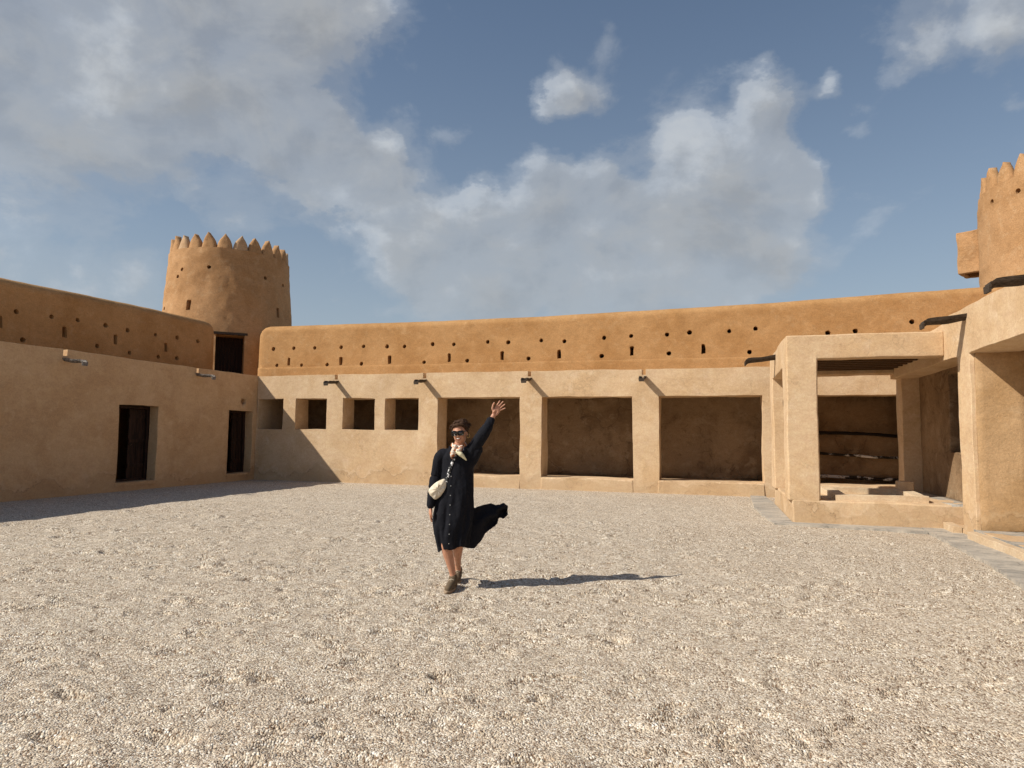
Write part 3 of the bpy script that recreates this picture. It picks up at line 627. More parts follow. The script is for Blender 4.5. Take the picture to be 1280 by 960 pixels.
# ------------------------------------------------------------------ corner towers
def tower(C, rb_, rt_, ztop, label, holes, slits, doorway=None, box=None, seed=0., nm=24, z0=-.3, merlon_h=.64, phase=0.):
    root = empty('corner_tower', (C[0], C[1], 0), label, 'tower')
    nseg = 144; zs = list(np.arange(z0, ztop, .14)) + [ztop]; bm = bmesh.new(); rings = []
    rad_at = lambda z: rb_ + (rt_-rb_)*(z/ztop)
    for z in zs:
        ring = []
        for k in range(nseg):
            a = 2*PI*k/nseg; r = rad_at(z); P = Vector((C[0]+r*math.cos(a), C[1]+r*math.sin(a), z))
            d = .06*nz3(P, .8, seed)+.026*nz3(P, 2.6, seed+4)+.022*nz3(P, 7, seed+9)
            ring.append(bm.verts.new(P + Vector((math.cos(a), math.sin(a), 0))*d))
        rings.append(ring)
    ti = .42                                     # parapet thickness
    for z, dr_ in ((ztop, ti), (ztop-.9, ti)): rings.append([bm.verts.new((C[0]+(rad_at(ztop)-dr_)*math.cos(2*PI*k/nseg), C[1]+(rad_at(ztop)-dr_)*math.sin(2*PI*k/nseg), z)) for k in range(nseg)])
    for a, b_ in zip(rings, rings[1:]):
        for k in range(nseg): bm.faces.new((a[k], a[(k+1) % nseg], b_[(k+1) % nseg], b_[k]))
    bm.faces.new(rings[0][::-1]); bm.faces.new(rings[-1])
    bmesh.ops.triangulate(bm, faces=[f for f in bm.faces if len(f.verts) > 4]); bmesh.ops.recalc_face_normals(bm, faces=bm.faces)
    me = bpy.data.meshes.new('wall'); bm.to_mesh(me); bm.free(); o = link('wall', me, TOWER, root)
    cb = bmesh.new(); cups = []
    def frame(a, z):
        n_ = Vector((math.cos(a), math.sin(a), 0)); return Vector((C[0], C[1], z)) + n_*rad_at(z), n_, Z.cross(n_)
    for lst, fn in ((holes, lambda: hole_pts(.075)), (slits, lambda: slit_pts(.17, .40))):
        for a, z in lst:
            org, n_, u_ = frame(a, z); pts = fn(); prism(cb, pts, org+n_*.15, u_, Z, -n_, 0, .66); cups.append((pts, org, n_, u_))
    if doorway:
        a, zb, zt_, w = doorway; org, n_, u_ = frame(a, (zb+zt_)/2); hh = (zt_-zb)/2
        prism(cb, [(-w/2, -hh), (w/2, -hh), (w/2, hh), (-w/2, hh)], org+n_*.4, u_, Z, -n_, 0, 3.2)
    bmesh.ops.recalc_face_normals(cb, faces=cb.faces); cut(o, cb); smooth(o.data)
    md = o.modifiers.new('es', 'EDGE_SPLIT'); md.split_angle = rad(50)
    for pts, org, n_, u_ in cups: link('loophole', cup([(p*.985, q*.985) for p, q in pts], org, u_, Z, -n_, .06, .5), TOWER, root)
    if doorway:
        hb = boxes_mesh([(-w/2-.1, w/2+.1, -.02, .12, zt_, zt_+.09)])
        lo = link('door_lintel', hb, WOOD, root); lo.matrix_parent_inverse = Matrix.Translation(root.location).inverted() @ (Matrix.Translation((C[0], C[1], 0)) @ Matrix.Rotation(a-PI/2, 4, 'Z') @ Matrix.Translation((0, rad_at(zt_)-.14, 0)))
    if doorway:
        dl = link('door_leaf_or_shade_panel', boxes_mesh([(-w/2+.01+.12*k, -w/2+.12*k+.125, -.03, .01+.006*(k % 2), zb+.01, zt_-.01) for k in range(int(w/.12))]), DOORW, root)  # dark panel added inside the open doorway to stand for its shade
        dl.matrix_parent_inverse = Matrix.Translation(root.location).inverted() @ (Matrix.Translation((C[0], C[1], 0)) @ Matrix.Rotation(a-PI/2, 4, 'Z') @ Matrix.Translation((0, rad_at(zt_)-.95, 0)))
    # merlons: pointed, each following the curve of the wall
    for i in range(nm):
        a0 = phase + 2*PI*i/nm; wd = 2*PI*rad_at(ztop)/nm*random.uniform(.98, 1.03); hh = merlon_h*random.uniform(.93, 1.06); bm = bmesh.new(); grid = {}
        nu, nv = 8, 9; tl = random.uniform(-.04, .04)
        for side in (0, 1):
            for j in range(nv+1):
                v = j/nv; hw = wd/2*(1 - v**2.4)*1.0; hw = max(hw, .018)
                for i_ in range(nu+1):
                    u = (i_/nu*2-1)*hw + tl*v*v; z = ztop - .06 + hh*v
                    th = .30*(1-.25*v) * math.sqrt(max(.04, 1-(abs(i_/nu*2-1)**4)*.85))
                    rr = rad_at(ztop) - .17 + (th/2 if side else -th/2) + (-.02*v)
                    ang = a0 + u/rad_at(ztop); P = Vector((C[0]+rr*math.cos(ang), C[1]+rr*math.sin(ang), z)); d = .03*nz3(P, 3, seed)+.012*nz3(P, 9, seed)
                    grid[side, j, i_] = bm.verts.new(P + Vector((math.cos(ang), math.sin(ang), .5))*d)
        for j in range(nv):
            for i_ in range(nu):
                bm.faces.new((grid[1, j, i_], grid[1, j, i_+1], grid[1, j+1, i_+1], grid[1, j+1, i_])); bm.faces.new((grid[0, j, i_], grid[0, j+1, i_], grid[0, j+1, i_+1], grid[0, j, i_+1]))
            for i_, s in ((0, 1), (nu, -1)):
                q = (grid[1, j, i_], grid[1, j+1, i_], grid[0, j+1, i_], grid[0, j, i_]); bm.faces.new(q if s == 1 else q[::-1])
        for i_ in range(nu):
            bm.faces.new((grid[1, nv, i_], grid[1, nv, i_+1], grid[0, nv, i_+1], grid[0, nv, i_])); bm.faces.new((grid[1, 0, i_], grid[0, 0, i_], grid[0, 0, i_+1], grid[1, 0, i_+1]))
        bmesh.ops.recalc_face_normals(bm, faces=bm.faces)
        me = bpy.data.meshes.new('merlon'); bm.to_mesh(me); bm.free(); smooth(me)
        link('merlon', me, CAPT if random.random() < .16 else TOWER, root)
    if box:
        a, zb, zt_, w, dd = box
        org, n_, u_ = frame(a, 0)
        bb = solid([(-w/2, w/2, -.5, dd, zb, zt_)], [(-w/2+.14, w/2-.14, -.7, dd-.14, zb-.2, zt_-.14)], .12)
        bo = link('machicolation', bb, TOWER, root); wobble(bb, .02, 2, .006, 8)
        T = Matrix.Translation((C[0], C[1], 0)) @ Matrix.Rotation(a-PI/2, 4, 'Z') @ Matrix.Translation((0, rad_at((zb+zt_)/2), 0))
        bb.transform(T)
        bv = bo.modifiers.new('bv', 'BEVEL'); bv.width = .03; bv.segments = 2; bv.limit_method = 'ANGLE'; bv.angle_limit = rad(50)
    return root
CAPT = plaster('pale_patched_tower_plaster', (.47, .32, .19), (.40, .25, .14), (.55, .42, .28), 1.4, damp=False, seed=8.0, stain=.3)
def face_ang(C, px, z, r):
    """angle on the tower of radius r whose surface point is seen at photo column px"""
    best = None
    for k in range(720):
        a = 2*PI*k/720; n_ = Vector((math.cos(a), math.sin(a), 0)); P = Vector((C[0], C[1], z-CAM_H)) + n_*r
        if n_.dot(-Vector((C[0], C[1], 0))-n_*r) <= 0: continue
        u = 640 + 838.06*(P.dot(Rv))/(P.dot(Fv)); d = abs(u-px)
        if best is None or d < best[0]: best = (d, a)
    return best[1]
CT = (-19.0, 22.6)
def zfor(C, px, py, r):
    z = 6.
    for _ in range(4):
        a = face_ang(C, px, z, r); P = Vector((C[0]+r*math.cos(a), C[1]+r*math.sin(a), 0)); dv = pix(px, py); k = P.length/Vector((dv.x, dv.y, 0)).length; z = CAM_H + dv.z*k
    return a, z
th = [zfor(CT, x, y, 2.35) for x, y in ((227.5, 336.5), (222, 345.5), (261, 333.5), (332, 347.5), (354, 357), (208.5, 386))]
ts = [zfor(CT, x, y, 2.42) for x, y in ((236, 381), (347.5, 391))]
da, _ = zfor(CT, 287, 445, 2.45)
tower(CT, 2.90, 2.27, 8.50, 'tapering round mud tower with pointed crenellations and a dark doorway, far left corner', th, ts, (da, 3.4, 5.17, 1.0), None, 3., 24, phase=.07)
CR = (10.36, 22.85)
th = [zfor(CR, x, y, 2.5) for x, y in ((1244, 252), (1274.5, 239))]
ab_, _ = zfor(CR, 1226, 320, 2.5)
tower(CR, 2.80, 2.56, 8.90, 'round mud tower with a jutting box and stubby crenellations, cropped by the right edge', th, [], None, (2.62, 6.75, 8.08, .90, .54), 21., 26, phase=.1, merlon_h=.72)

# ------------------------------------------------------------------ the waving woman
def person():
    gz = [v.co.z for v in YARD.data.vertices if abs(v.co.x+2.50) < .14 and -.22 < v.co.y-6.30 < .42]
    base = Vector((-2.50, 6.30, sorted(gz)[int(len(gz)*.55)] if gz else 0)); yaw = math.atan2(.366, .93)
    T = Matrix.Translation(base) @ Matrix.Rotation(yaw, 4, 'Z')       # local: +x to the viewer's right, -y towards the camera
    root = empty('person', base, 'woman in a long dark windblown dress, one arm raised waving, standing on the gravel', 'person')
    def blob(bm, c, r, rot=None, seg=16):
        m_ = Matrix.Translation(c) @ (rot or Matrix.Identity(4)) @ Matrix.Diagonal((*r, 1))
        bmesh.ops.create_uvsphere(bm, u_segments=seg, v_segments=seg//2+2, radius=1, matrix=m_)
    def limb(bm, pts, seg=14):
        """pts: (x,y,z,r) tapered capsule chain as one closed tube"""
        P_ = [Vector(p[:3]) for p in pts]; n = len(P_); dense = []
        for i in range(n-1):                                          # catmull-rom through the joints
            a, b_, c_, d_ = P_[max(0, i-1)], P_[i], P_[i+1], P_[min(n-1, i+2)]; r0, r1 = pts[i][3], pts[i+1][3]
            for k in range(6):
                t_ = k/6; q = .5*((2*b_)+(c_-a)*t_+(2*a-5*b_+4*c_-d_)*t_*t_+(3*b_-3*c_+d_-a)*t_**3); dense.append((q, r0+(r1-r0)*t_))
        dense.append((P_[-1], pts[-1][3]))
        up = Vector((.13, .37, .92)); rings = []
        for i, (q, r) in enumerate(dense):
            d = (dense[min(i+1, len(dense)-1)][0]-dense[max(0, i-1)][0]).normalized(); u = d.cross(up)
            if u.length < .2: u = d.cross(Vector((1, 0, 0)))
            u.normalize(); w = d.cross(u)
            if i == 0: rings.append([bm.verts.new(q-d*r*.8)])
            if i == 0: rings.append([bm.verts.new(q-d*r*.5+(u*math.cos(2*PI*k/seg)+w*math.sin(2*PI*k/seg))*r*.75) for k in range(seg)])
            rings.append([bm.verts.new(q+(u*math.cos(2*PI*k/seg)+w*math.sin(2*PI*k/seg))*r) for k in range(seg)])
            if i == len(dense)-1:
                rings.append([bm.verts.new(q+d*r*.5+(u*math.cos(2*PI*k/seg)+w*math.sin(2*PI*k/seg))*r*.75) for k in range(seg)]); rings.append([bm.verts.new(q+d*r*.8)])
        for a, b_ in zip(rings, rings[1:]):
            for k in range(seg):
                if len(a) == 1: bm.faces.new((a[0], b_[(k+1) % seg], b_[k]))
                elif len(b_) == 1: bm.faces.new((a[k], a[(k+1) % seg], b_[0]))
                else: bm.faces.new((a[k], a[(k+1) % seg], b_[(k+1) % seg], b_[k]))
    def finish(name, bm, m_, vox, it=2, parent=root, post=None, fac=.5):
        bmesh.ops.recalc_face_normals(bm, faces=bm.faces)
        me = bpy.data.meshes.new(name); bm.to_mesh(me); bm.free(); o = link(name, me, m_, None)
        r = o.modifiers.new('r', 'REMESH'); r.mode = 'VOXEL'; r.voxel_size = vox
        if it: s_ = o.modifiers.new('s', 'SMOOTH'); s_.iterations = it; s_.factor = fac
        bake(o)
        if post: post(o.data)
        loc_bvh = BVHTree.FromPolygons([v.co[:] for v in o.data.vertices], [p.vertices[:] for p in o.data.polygons])
        o.data.transform(T); smooth(o.data); o.parent = parent; o.matrix_parent_inverse = Matrix.Translation(parent.location).inverted()
        return o, loc_bvh
    # materials
    SKIN, t, b = mat('tanned_skin', (.50, .25, .155), .5, .35); b.inputs['Subsurface Weight'].default_value = .12; b.inputs['Subsurface Radius'].default_value = (.02, .008, .004)
    n = noise_n(t, wpos(t), 22, 4, .6); t.links.new(mixc(t, ramp(n, [(.3, 0), (.7, 1)], t), (.46, .22, .135), (.56, .295, .19)), b.inputs['Base Color'])
    DRESS, t, b = mat('navy_black_cotton', (.0065, .007, .011), .85, .2)
    p = wpos(t); bump(t, b, [(noise_n(t, p, 13, 4, .6, .6), .02, .5), (noise_n(t, p, 260, 2), .001, .4)])
    HAIR, t, b = mat('dark_brown_hair', (.035, .018, .010), .75, .15); mpn = t.nodes.new('ShaderNodeMapping'); mpn.inputs['Scale'].default_value = (3, 3, 1); t.links.new(wpos(t), mpn.inputs[0])
    hn = noise_n(t, mpn.outputs[0], 55, 4, .6, .5); t.links.new(mixc(t, ramp(hn, [(.35, 0), (.65, 1)], t), (.02, .010, .006), (.10, .052, .028)), b.inputs['Base Color']); bump(t, b, [(hn, .006, .8)])
    SHOE, t, b = mat('olive_brown_suede', (.13, .095, .06), .85, .2); bump(t, b, [(noise_n(t, wpos(t), 60, 3), .002, .5)])
    SOLE, t, b = mat('tan_rubber_sole', (.30, .22, .15), .8, .2)
    CREAM, t, b = mat('cream_canvas', (.72, .64, .50), .8, .2); n = noise_n(t, wpos(t), 18, 4, .6); t.links.new(mixc(t, ramp(n, [(.35, 0), (.65, 1)], t), (.62, .53, .39), (.76, .69, .57)), b.inputs['Base Color']); bump(t, b, [(n, .01, .5)])
    STRAP, t, b = mat('black_and_white_woven_strap', (.5, .5, .5), .8); ck = t.nodes.new('ShaderNodeTexVoronoi'); ck.inputs['Scale'].default_value = 55; t.links.new(wpos(t), ck.inputs['Vector'])
    sp = t.nodes.new('ShaderNodeSeparateColor'); t.links.new(ck.outputs['Color'], sp.inputs[0]); t.links.new(ramp(sp.outputs[0], [(.42, .03), (.5, .72)], t, 'LINEAR'), b.inputs['Base Color'])
    SCARF, t, b = mat('printed_silk_scarf', (.5, .5, .5), .55, .4); ck = t.nodes.new('ShaderNodeTexVoronoi'); ck.inputs['Scale'].default_value = 42; t.links.new(wpos(t), ck.inputs['Vector'])
    sp = t.nodes.new('ShaderNodeSeparateColor'); t.links.new(ck.outputs['Color'], sp.inputs[0]); t.links.new(ramp(sp.outputs[0], [(.0, (.66, .56, .46)), (.34, (.70, .50, .36)), (.5, (.60, .22, .07)), (.66, (.40, .11, .035)), (.74, (.74, .68, .58)), (.93, (.05, .03, .03))], t, 'CONSTANT'), b.inputs['Base Color'])
    TIP, t, b = mat('pale_yellow_silk', (.80, .74, .50), .6, .4)
    BLACK, t, b = mat('black_sunglass_plastic', (.006, .005, .005), .12, .6)
    LENS, t, b = mat('dark_lens', (.012, .008, .007), .06, .8)
    WHITE, t, b = mat('white_button', (.45, .45, .43), .4, .4); TEETH, t, b = mat('teeth', (.8, .76, .68), .3, .5); LIP, t, b = mat('lips', (.42, .10, .08), .45, .4); GOLD, t, b = mat('gold_hoop', (.75, .5, .2), .3, .5); b.inputs['Metallic'].default_value = 1

    # ---- body: one continuous figure
    HC = Vector((.050, -.015, 1.535)); HR = Matrix.Rotation(rad(-16), 4, 'Z') @ Matrix.Rotation(rad(-4), 4, 'Y') @ Matrix.Rotation(rad(7), 4, 'X')
    H = lambda x, y, z: HC + (HR @ Vector((x, y, z)))*.95                 # head space, face looks to -y
    bm = bmesh.new()
    blob(bm, H(0, .012, .020), (.074, .092, .088), HR, 24)            # skull
    blob(bm, H(0, -.022, -.030), (.061, .064, .078), HR, 20)          # face
    blob(bm, H(0, -.046, -.082), (.030, .030, .024), HR)              # chin
    for s_ in (-1, 1):
        blob(bm, H(s_*.038, -.010, -.062), (.022, .045, .032), HR)    # jaw
        blob(bm, H(s_*.036, -.062, -.022), (.021, .016, .018), HR)    # cheek
        blob(bm, H(s_*.074, .008, -.008), (.009, .020, .032), HR)     # ear
        blob(bm, H(s_*.010, -.090, -.036), (.008, .009, .007), HR)
    blob(bm, H(0, -.075, .022), (.042, .014, .012), HR)               # brow
    limb(bm, [(*H(0, -.080, .010), .008), (*H(0, -.092, -.014), .010), (*H(0, -.098, -.032), .0125)], 10)   # nose
    limb(bm, [(*H(0, .015, -.07), .049), (.040, .012, 1.40, .050), (.032, .015, 1.32, .062)])  # neck
    limb(bm, [(.03, .02, 1.32, .10), (.03, .02, 1.18, .115), (.02, .02, 1.02, .105), (.015, .02, .88, .125), (.01, .02, .80, .11)])   # trunk
    limb(bm, [(.03, .02, 1.31, .07), (-.09, .01, 1.295, .045), (-.145, .0, 1.265, .042), (-.175, .01, 1.10, .040), (-.205, -.03, .98, .034), (-.222, -.05, .84, .026), (-.226, -.055, .80, .022)])
    limb(bm, [(.03, .02, 1.31, .07), (.12, .01, 1.315, .050), (.165, -.01, 1.35, .046), (.285, -.10, 1.53, .040), (.335, -.06, 1.61, .033), (.378, -.03, 1.695, .0235), (.385, -.03, 1.715, .021)])
    # legs: the one on the viewer's left steps across in front
    limb(bm, [(-.055, .02, .84, .09), (-.075, -.04, .64, .075), (-.070, -.07, .46, .056), (-.052, -.06, .36, .053), (-.020, -.05, .24, .040), (.000, -.045, .15, .031), (.004, -.045, .07, .032)])
    limb(bm, [(.075, .03, .84, .09), (.062, .03, .64, .075), (.050, .05, .46, .056), (.048, .12, .36, .053), (.048, .22, .26, .040), (.052, .30, .17, .031), (.055, .33, .09, .032)])
    # raised hand, palm to the camera
    d = Vector((.55, 0, .83)).normalized(); pp = Vector((.83, 0, -.55)).normalized(); wr = Vector((.383, -.03, 1.708)); pc = wr + d*.052
    HS = .88
    rotp = Matrix((( d.x, 0, pp.x, 0), (d.y, 1, pp.y, 0), (d.z, 0, pp.z, 0), (0, 0, 0, 1)))
    blob(bm, pc+d*.000, (.046, .0135, .034), rotp); blob(bm, pc-pp*.016-d*.016+Vector((0, -.007, 0)), (.026, .014, .016), rotp); blob(bm, pc+pp*.019-d*.012+Vector((0, -.005, 0)), (.031, .012, .014), rotp)
    def finger(k, sp_, ln, r, cv, base_d=.040):
        k *= .86; ln *= .92; r *= .93; base_d *= .93
        b0 = pc + d*base_d + pp*k; dr = (d*math.cos(sp_) + pp*math.sin(sp_)).normalized(); f = Vector((0, -1, 0))
        q1 = b0+dr*ln*.45; q2 = q1+(dr+f*cv).normalized()*ln*.30; q3 = q2+(dr+f*cv*2).normalized()*ln*.25
        limb(bm, [(*(b0-dr*.022), r*1.05), (*b0, r*1.08), (*q1, r), (*q2, r*.92), (*q3, r*.78)], 10)
    finger(-.031, rad(-2), .078, .0088, .10, .038); finger(-.010, rad(8), .086, .0090, .12, .044); finger(.012, rad(18), .080, .0088, .14, .040); finger(.031, rad(32), .064, .0078, .18, .030)
    tb = pc - pp*.030 - d*.020; t1 = Vector((.372, -.04, 1.788)); tp = Vector((.390, -.048, 1.836))
    limb(bm, [(*(tb+Vector((.012, 0, -.004))), .014), (*(tb*.45+t1*.55), .0125), (*t1, .0105), (*((t1+tp)/2+Vector((-.002, 0, .002))), .0098), (*tp, .0078)], 10)
    # hanging hand, lightly curled beside the bag
    hb_ = Vector((-.226, -.055, .785)); blob(bm, hb_+Vector((.0, 0, -.035)), (.018, .036, .046))
    for k, (yy, ln) in enumerate(((-.030, .055), (-.012, .064), (.008, .060), (.026, .048))):
        f0 = hb_+Vector((0, yy, -.068)); limb(bm, [(*(f0+Vector((0, 0, .02))), .009), (*f0, .009), (*(f0+Vector((.004, 0, -ln*.5))), .0085), (*(f0+Vector((.016, 0, -ln))), .0068)], 10)
    limb(bm, [(*(hb_+Vector((.002, -.03, -.02))), .012), (*(hb_+Vector((.010, -.050, -.052))), .010), (*(hb_+Vector((.016, -.050, -.082))), .008)], 10)
    body, bb_ = finish('body', bm, [SKIN], .0042, 3)
    tag(body)

    # ---- dress
    LV = [  # z, cx, half width, cy, half depth
        (.405, .000, .150, .02, .165), (.46, -.010, .160, .02, .170), (.53, -.012, .178, .02, .172), (.62, -.004, .196, .02, .172), (.72, .004, .198, .02, .168), (.84, .010, .192, .02, .160),
        (.96, .020, .176, .02, .148), (1.06, .026, .166, .02, .135), (1.15, .028, .162, .02, .128), (1.22, .028, .164, .02, .124), (1.28, .026, .165, .02, .115), (1.325, .026, .150, .02, .100), (1.352, .028, .120, .02, .085), (1.375, .032, .085, .018, .072), (1.385, .034, .066, .016, .062)]
    zz = np.arange(.405, 1.386, .014); bm = bmesh.new(); rings = []; ns = 96
    for z in zz:
        cx, hw, cy, hd = [float(np.interp(z, [l[0] for l in LV], [l[i] for l in LV])) for i in (1, 2, 3, 4)]
        fq = max(0, min(1, (1.12-z)/.55)); ring = []
        for k in range(ns):
            a = 2*PI*k/ns; ca, sa = math.cos(a), math.sin(a)
            ex = .84; X_ = hw*math.copysign(abs(ca)**ex, ca); Y_ = hd*math.copysign(abs(sa)**ex, sa)
            f = 1 + fq*(.055*math.sin(7*a+2.2*math.sin(z*5)) + .032*math.sin(13*a+z*7) + .02*math.sin(19*a-z*4)) + .022*noise.noise(Vector((ca*2.2, sa*2.2, z*5)))
            zb_ = z
            if z < .5: zb_ = z + (.5-z)/.095*(-.045*max(0, -ca) + .025*max(0, ca) + .010*math.sin(5*a))
            ring.append(bm.verts.new((cx+X_*f, cy+Y_*f, zb_)))
        rings.append(ring)
    for a, b_ in zip(rings, rings[1:]):
        for k in range(ns): bm.faces.new((a[k], a[(k+1) % ns], b_[(k+1) % ns], b_[k]))
    # hem closed a little above the edge so that it hangs open
    inr = [bm.verts.new(((v.co.x)*.90, .02+(v.co.y-.02)*.90, v.co.z+.004)) for v in rings[0]]; inr2 = [bm.verts.new((v.co.x*.86, .02+(v.co.y-.02)*.86, .50)) for v in rings[0]]
    for a, b_ in ((inr, rings[0]), (inr2, inr)):
        for k in range(ns): bm.faces.new((a[k], a[(k+1) % ns], b_[(k+1) % ns], b_[k]))
    bm.faces.new(inr2[::-1]); bm.faces.new(rings[-1])
    limb(bm, [(-.04, .015, 1.29, .075), (-.115, .01, 1.305, .063), (-.152, .0, 1.27, .058), (-.182, .01, 1.10, .055), (-.206, -.03, .98, .050), (-.224, -.05, .84, .044), (-.226, -.055, .805, .040)])   # hanging sleeve
    limb(bm, [(.06, .02, 1.27, .085), (.13, .01, 1.300, .078), (.180, -.02, 1.365, .070), (.288, -.10, 1.53, .060), (.330, -.065, 1.60, .050), (.362, -.04, 1.665, .040)])          # raised sleeve
    limb(bm, [(.10, .03, 1.16, .05), (.17, .01, 1.25, .06), (.235, -.05, 1.37, .05)])    # loose cloth under the arm
    # collar flaps
    limb(bm, [(-.045, -.03, 1.385, .016), (-.040, -.085, 1.345, .016), (-.02, -.108, 1.30, .010)], 8); limb(bm, [(.11, -.03, 1.385, .016), (.095, -.085, 1.345, .016), (.065, -.108, 1.30, .010)], 8)
    # wind-blown tail of the skirt
    up_ = [(586, 634), (594, 640), (601, 637.5), (608, 635), (615, 633.6), (621, 636.5), (626, 636), (631.5, 634), (637, 638)]; dn_ = [(572, 686), (594, 691), (602, 683), (609, 672), (617, 666), (623.5, 660), (626, 652.5), (631.5, 654), (637, 649)]
    lc = lambda x, y: ((x-568)/125., (738-y)/127.)
    nu, nv = 54, 30; gr = {}
    for i in range(nu+1):
        s_ = i/nu*8; xu = [lc(*p)[0] for p in up_]; zu = [lc(*p)[1] for p in up_]; xd = [lc(*p)[0] for p in dn_]; zd = [lc(*p)[1] for p in dn_]
        a = Vector((float(np.interp(s_, range(9), xu)), 0, float(np.interp(s_, range(9), zu)))); b2 = Vector((float(np.interp(s_, range(9), xd)), 0, float(np.interp(s_, range(9), zd))))
        for j in range(nv+1):
            v = j/nv; q = a.lerp(b2, v); s1 = s_/8
            y = .06 + .10*s1 + s1**.7*(.055*math.sin(v*7+s1*4) + .022*math.sin(v*13-s1*6+1))*(1-.35*s1) + .02*math.sin(s1*14+v*3)*s1
            for sd in (0, 1):
                th_ = .022 + .075*max(0, .45-s1)*2; gr[i, j, sd] = bm.verts.new((q.x, y+(th_/2 if sd else -th_/2), q.z))
    for i in range(nu):
        for j in range(nv):
            bm.faces.new((gr[i, j, 0], gr[i+1, j, 0], gr[i+1, j+1, 0], gr[i, j+1, 0])); bm.faces.new((gr[i, j, 1], gr[i, j+1, 1], gr[i+1, j+1, 1], gr[i+1, j, 1]))
    for i in range(nu):
        for j, w_ in ((0, 0), (nv, 1)):
            q = (gr[i, j, 0], gr[i, j, 1], gr[i+1, j, 1], gr[i+1, j, 0]); bm.faces.new(q if not w_ else q[::-1])
    for j in range(nv):
        for i, w_ in ((0, 0), (nu, 1)):
            q = (gr[i, j, 0], gr[i, j+1, 0], gr[i, j+1, 1], gr[i, j, 1]); bm.faces.new(q if not w_ else q[::-1])
    def creases(me):
        nrm = [v.normal.copy() for v in me.vertices]
        for v, vn in zip(me.vertices, nrm):
            c_ = v.co; n1 = noise.noise(Vector((c_.x*9, c_.y*9, c_.z*4))); v.co = c_ + vn*(.006*n1 + .004*noise.noise(Vector((c_.x*30, c_.y*30, c_.z*9))))
    dress, db = finish('dress', bm, DRESS, .0062, 2, post=creases)

    def front(x, z, lift=.004):
        h = db.ray_cast(Vector((x, -1.5, z)), Vector((0, 1, 0))); return Vector((x, (h[0].y if h[0] else -.1)-lift, z))
    def small(name, bm, m_, parent=dress):
        bmesh.ops.recalc_face_normals(bm, faces=bm.faces)
        me = bpy.data.meshes.new(name); bm.to_mesh(me); bm.free(); me.transform(T); smooth(me); o = link(name, me, m_)
        o.parent = parent; o.matrix_parent_inverse = Matrix.Translation(parent.location).inverted(); return o
    for i in range(8):
        z = 1.10 - i*.092; bm = bmesh.new(); blob(bm, front(-.030-.012*(i/8), z, -.001), (.0048, .0035, .0048), None, 10); small('button', bm, WHITE)

    # ---- hair: short, swept, cut as overlapping locks
    bm = bmesh.new(); rnd = random.Random(5)
    blob(bm, H(.004, .030, .038), (.083, .092, .082), HR, 24); blob(bm, H(0, .055, -.01), (.072, .060, .075), HR, 20)
    for k in range(150):
        th_ = rnd.uniform(0, 2*PI); el = rnd.uniform(.05, 1.5); dv = Vector((math.cos(th_)*math.cos(el), math.sin(th_)*math.cos(el), math.sin(el)))
        if dv.y < -.25 and dv.z < .62: continue
        c_ = H(0, .022, .030) + HR @ Vector((dv.x*.080, dv.y*.094, dv.z*.084)); sw_ = HR @ (Vector((.7, .5, rnd.uniform(-.3, .45)))*rnd.uniform(.015, .032))
        limb(bm, [(*(c_-sw_), .010), (*c_, .013), (*(c_+sw_+Vector((0, 0, rnd.uniform(-.006, .010)))), .004)], 6)
    for s_ in (-1, 1): limb(bm, [(*H(s_*.060, -.042, .062), .014), (*H(s_*.076, -.020, .030), .014), (*H(s_*.079, .006, .0), .012), (*H(s_*.074, .022, -.03), .012)], 8)
    limb(bm, [(*H(-.055, -.060, .068), .012), (*H(0, -.076, .086), .018), (*H(.05, -.060, .078), .016), (*H(.075, -.03, .05), .014)], 8)
    for k in range(46):                       # loose strands blown to the viewer's right
        th_ = rnd.uniform(-.5, 2.2); el = rnd.uniform(.1, 1.4); dv = Vector((math.cos(th_)*math.cos(el), math.sin(th_)*math.cos(el), math.sin(el)))
        c_ = H(0, .022, .030) + HR @ Vector((dv.x*.084, dv.y*.096, dv.z*.090)); g_ = Vector((rnd.uniform(.6, 1.2), rnd.uniform(-.2, .5), rnd.uniform(-.3, .6)))*rnd.uniform(.018, .042)
        limb(bm, [(*c_, .008), (*(c_+g_*.5+Vector((0, 0, .006))), .0055), (*(c_+g_), .0035)], 6)
    hair, _ = finish('hair', bm, HAIR, .0036, 1)

    # ---- sunglasses
    def lens_(cx):
        bm = bmesh.new(); pts = []
        for k in range(20):
            a = 2*PI*k/20; pts.append((.0305*math.copysign(abs(math.cos(a))**.72, math.cos(a)), .0225*math.copysign(abs(math.sin(a))**.8, math.sin(a)) + (.003 if math.sin(a) > 0 else 0)))
        U_ = HR.to_3x3() @ Vector((1, .16*(1 if cx > 0 else -1), 0)); V_ = HR.to_3x3() @ Vector((0, -.06, 1)); D_ = HR.to_3x3() @ Vector((0, -1, 0))
        prism(bm, pts, H(cx, -.099, .000), U_, V_, D_, 0, .005, .97); return bm, pts, U_, V_, D_
    bm = bmesh.new()
    for cx in (-.035, .035):
        b2, pts, U_, V_, D_ = lens_(cx); b2.free(); o_ = H(cx, -.099, .000); n_ = len(pts); R_ = []
        for sc_, dd in ((1.10, -.001), (1.10, .008), (.86, .008), (.86, -.001)): R_.append([bm.verts.new(o_+U_*u*sc_+V_*v*sc_+D_*dd) for u, v in pts])
        for q in range(4):
            for k in range(n_): bm.faces.new((R_[q][k], R_[q][(k+1) % n_], R_[(q+1) % 4][(k+1) % n_], R_[(q+1) % 4][k]))
    limb(bm, [(*H(-.008, -.106, .010), .004), (*H(.008, -.106, .010), .004)], 8)
    for s_ in (-1, 1): limb(bm, [(*H(s_*.070, -.094, .012), .0045), (*H(s_*.079, -.04, .012), .004), (*H(s_*.079, .015, .006), .0035)], 8)
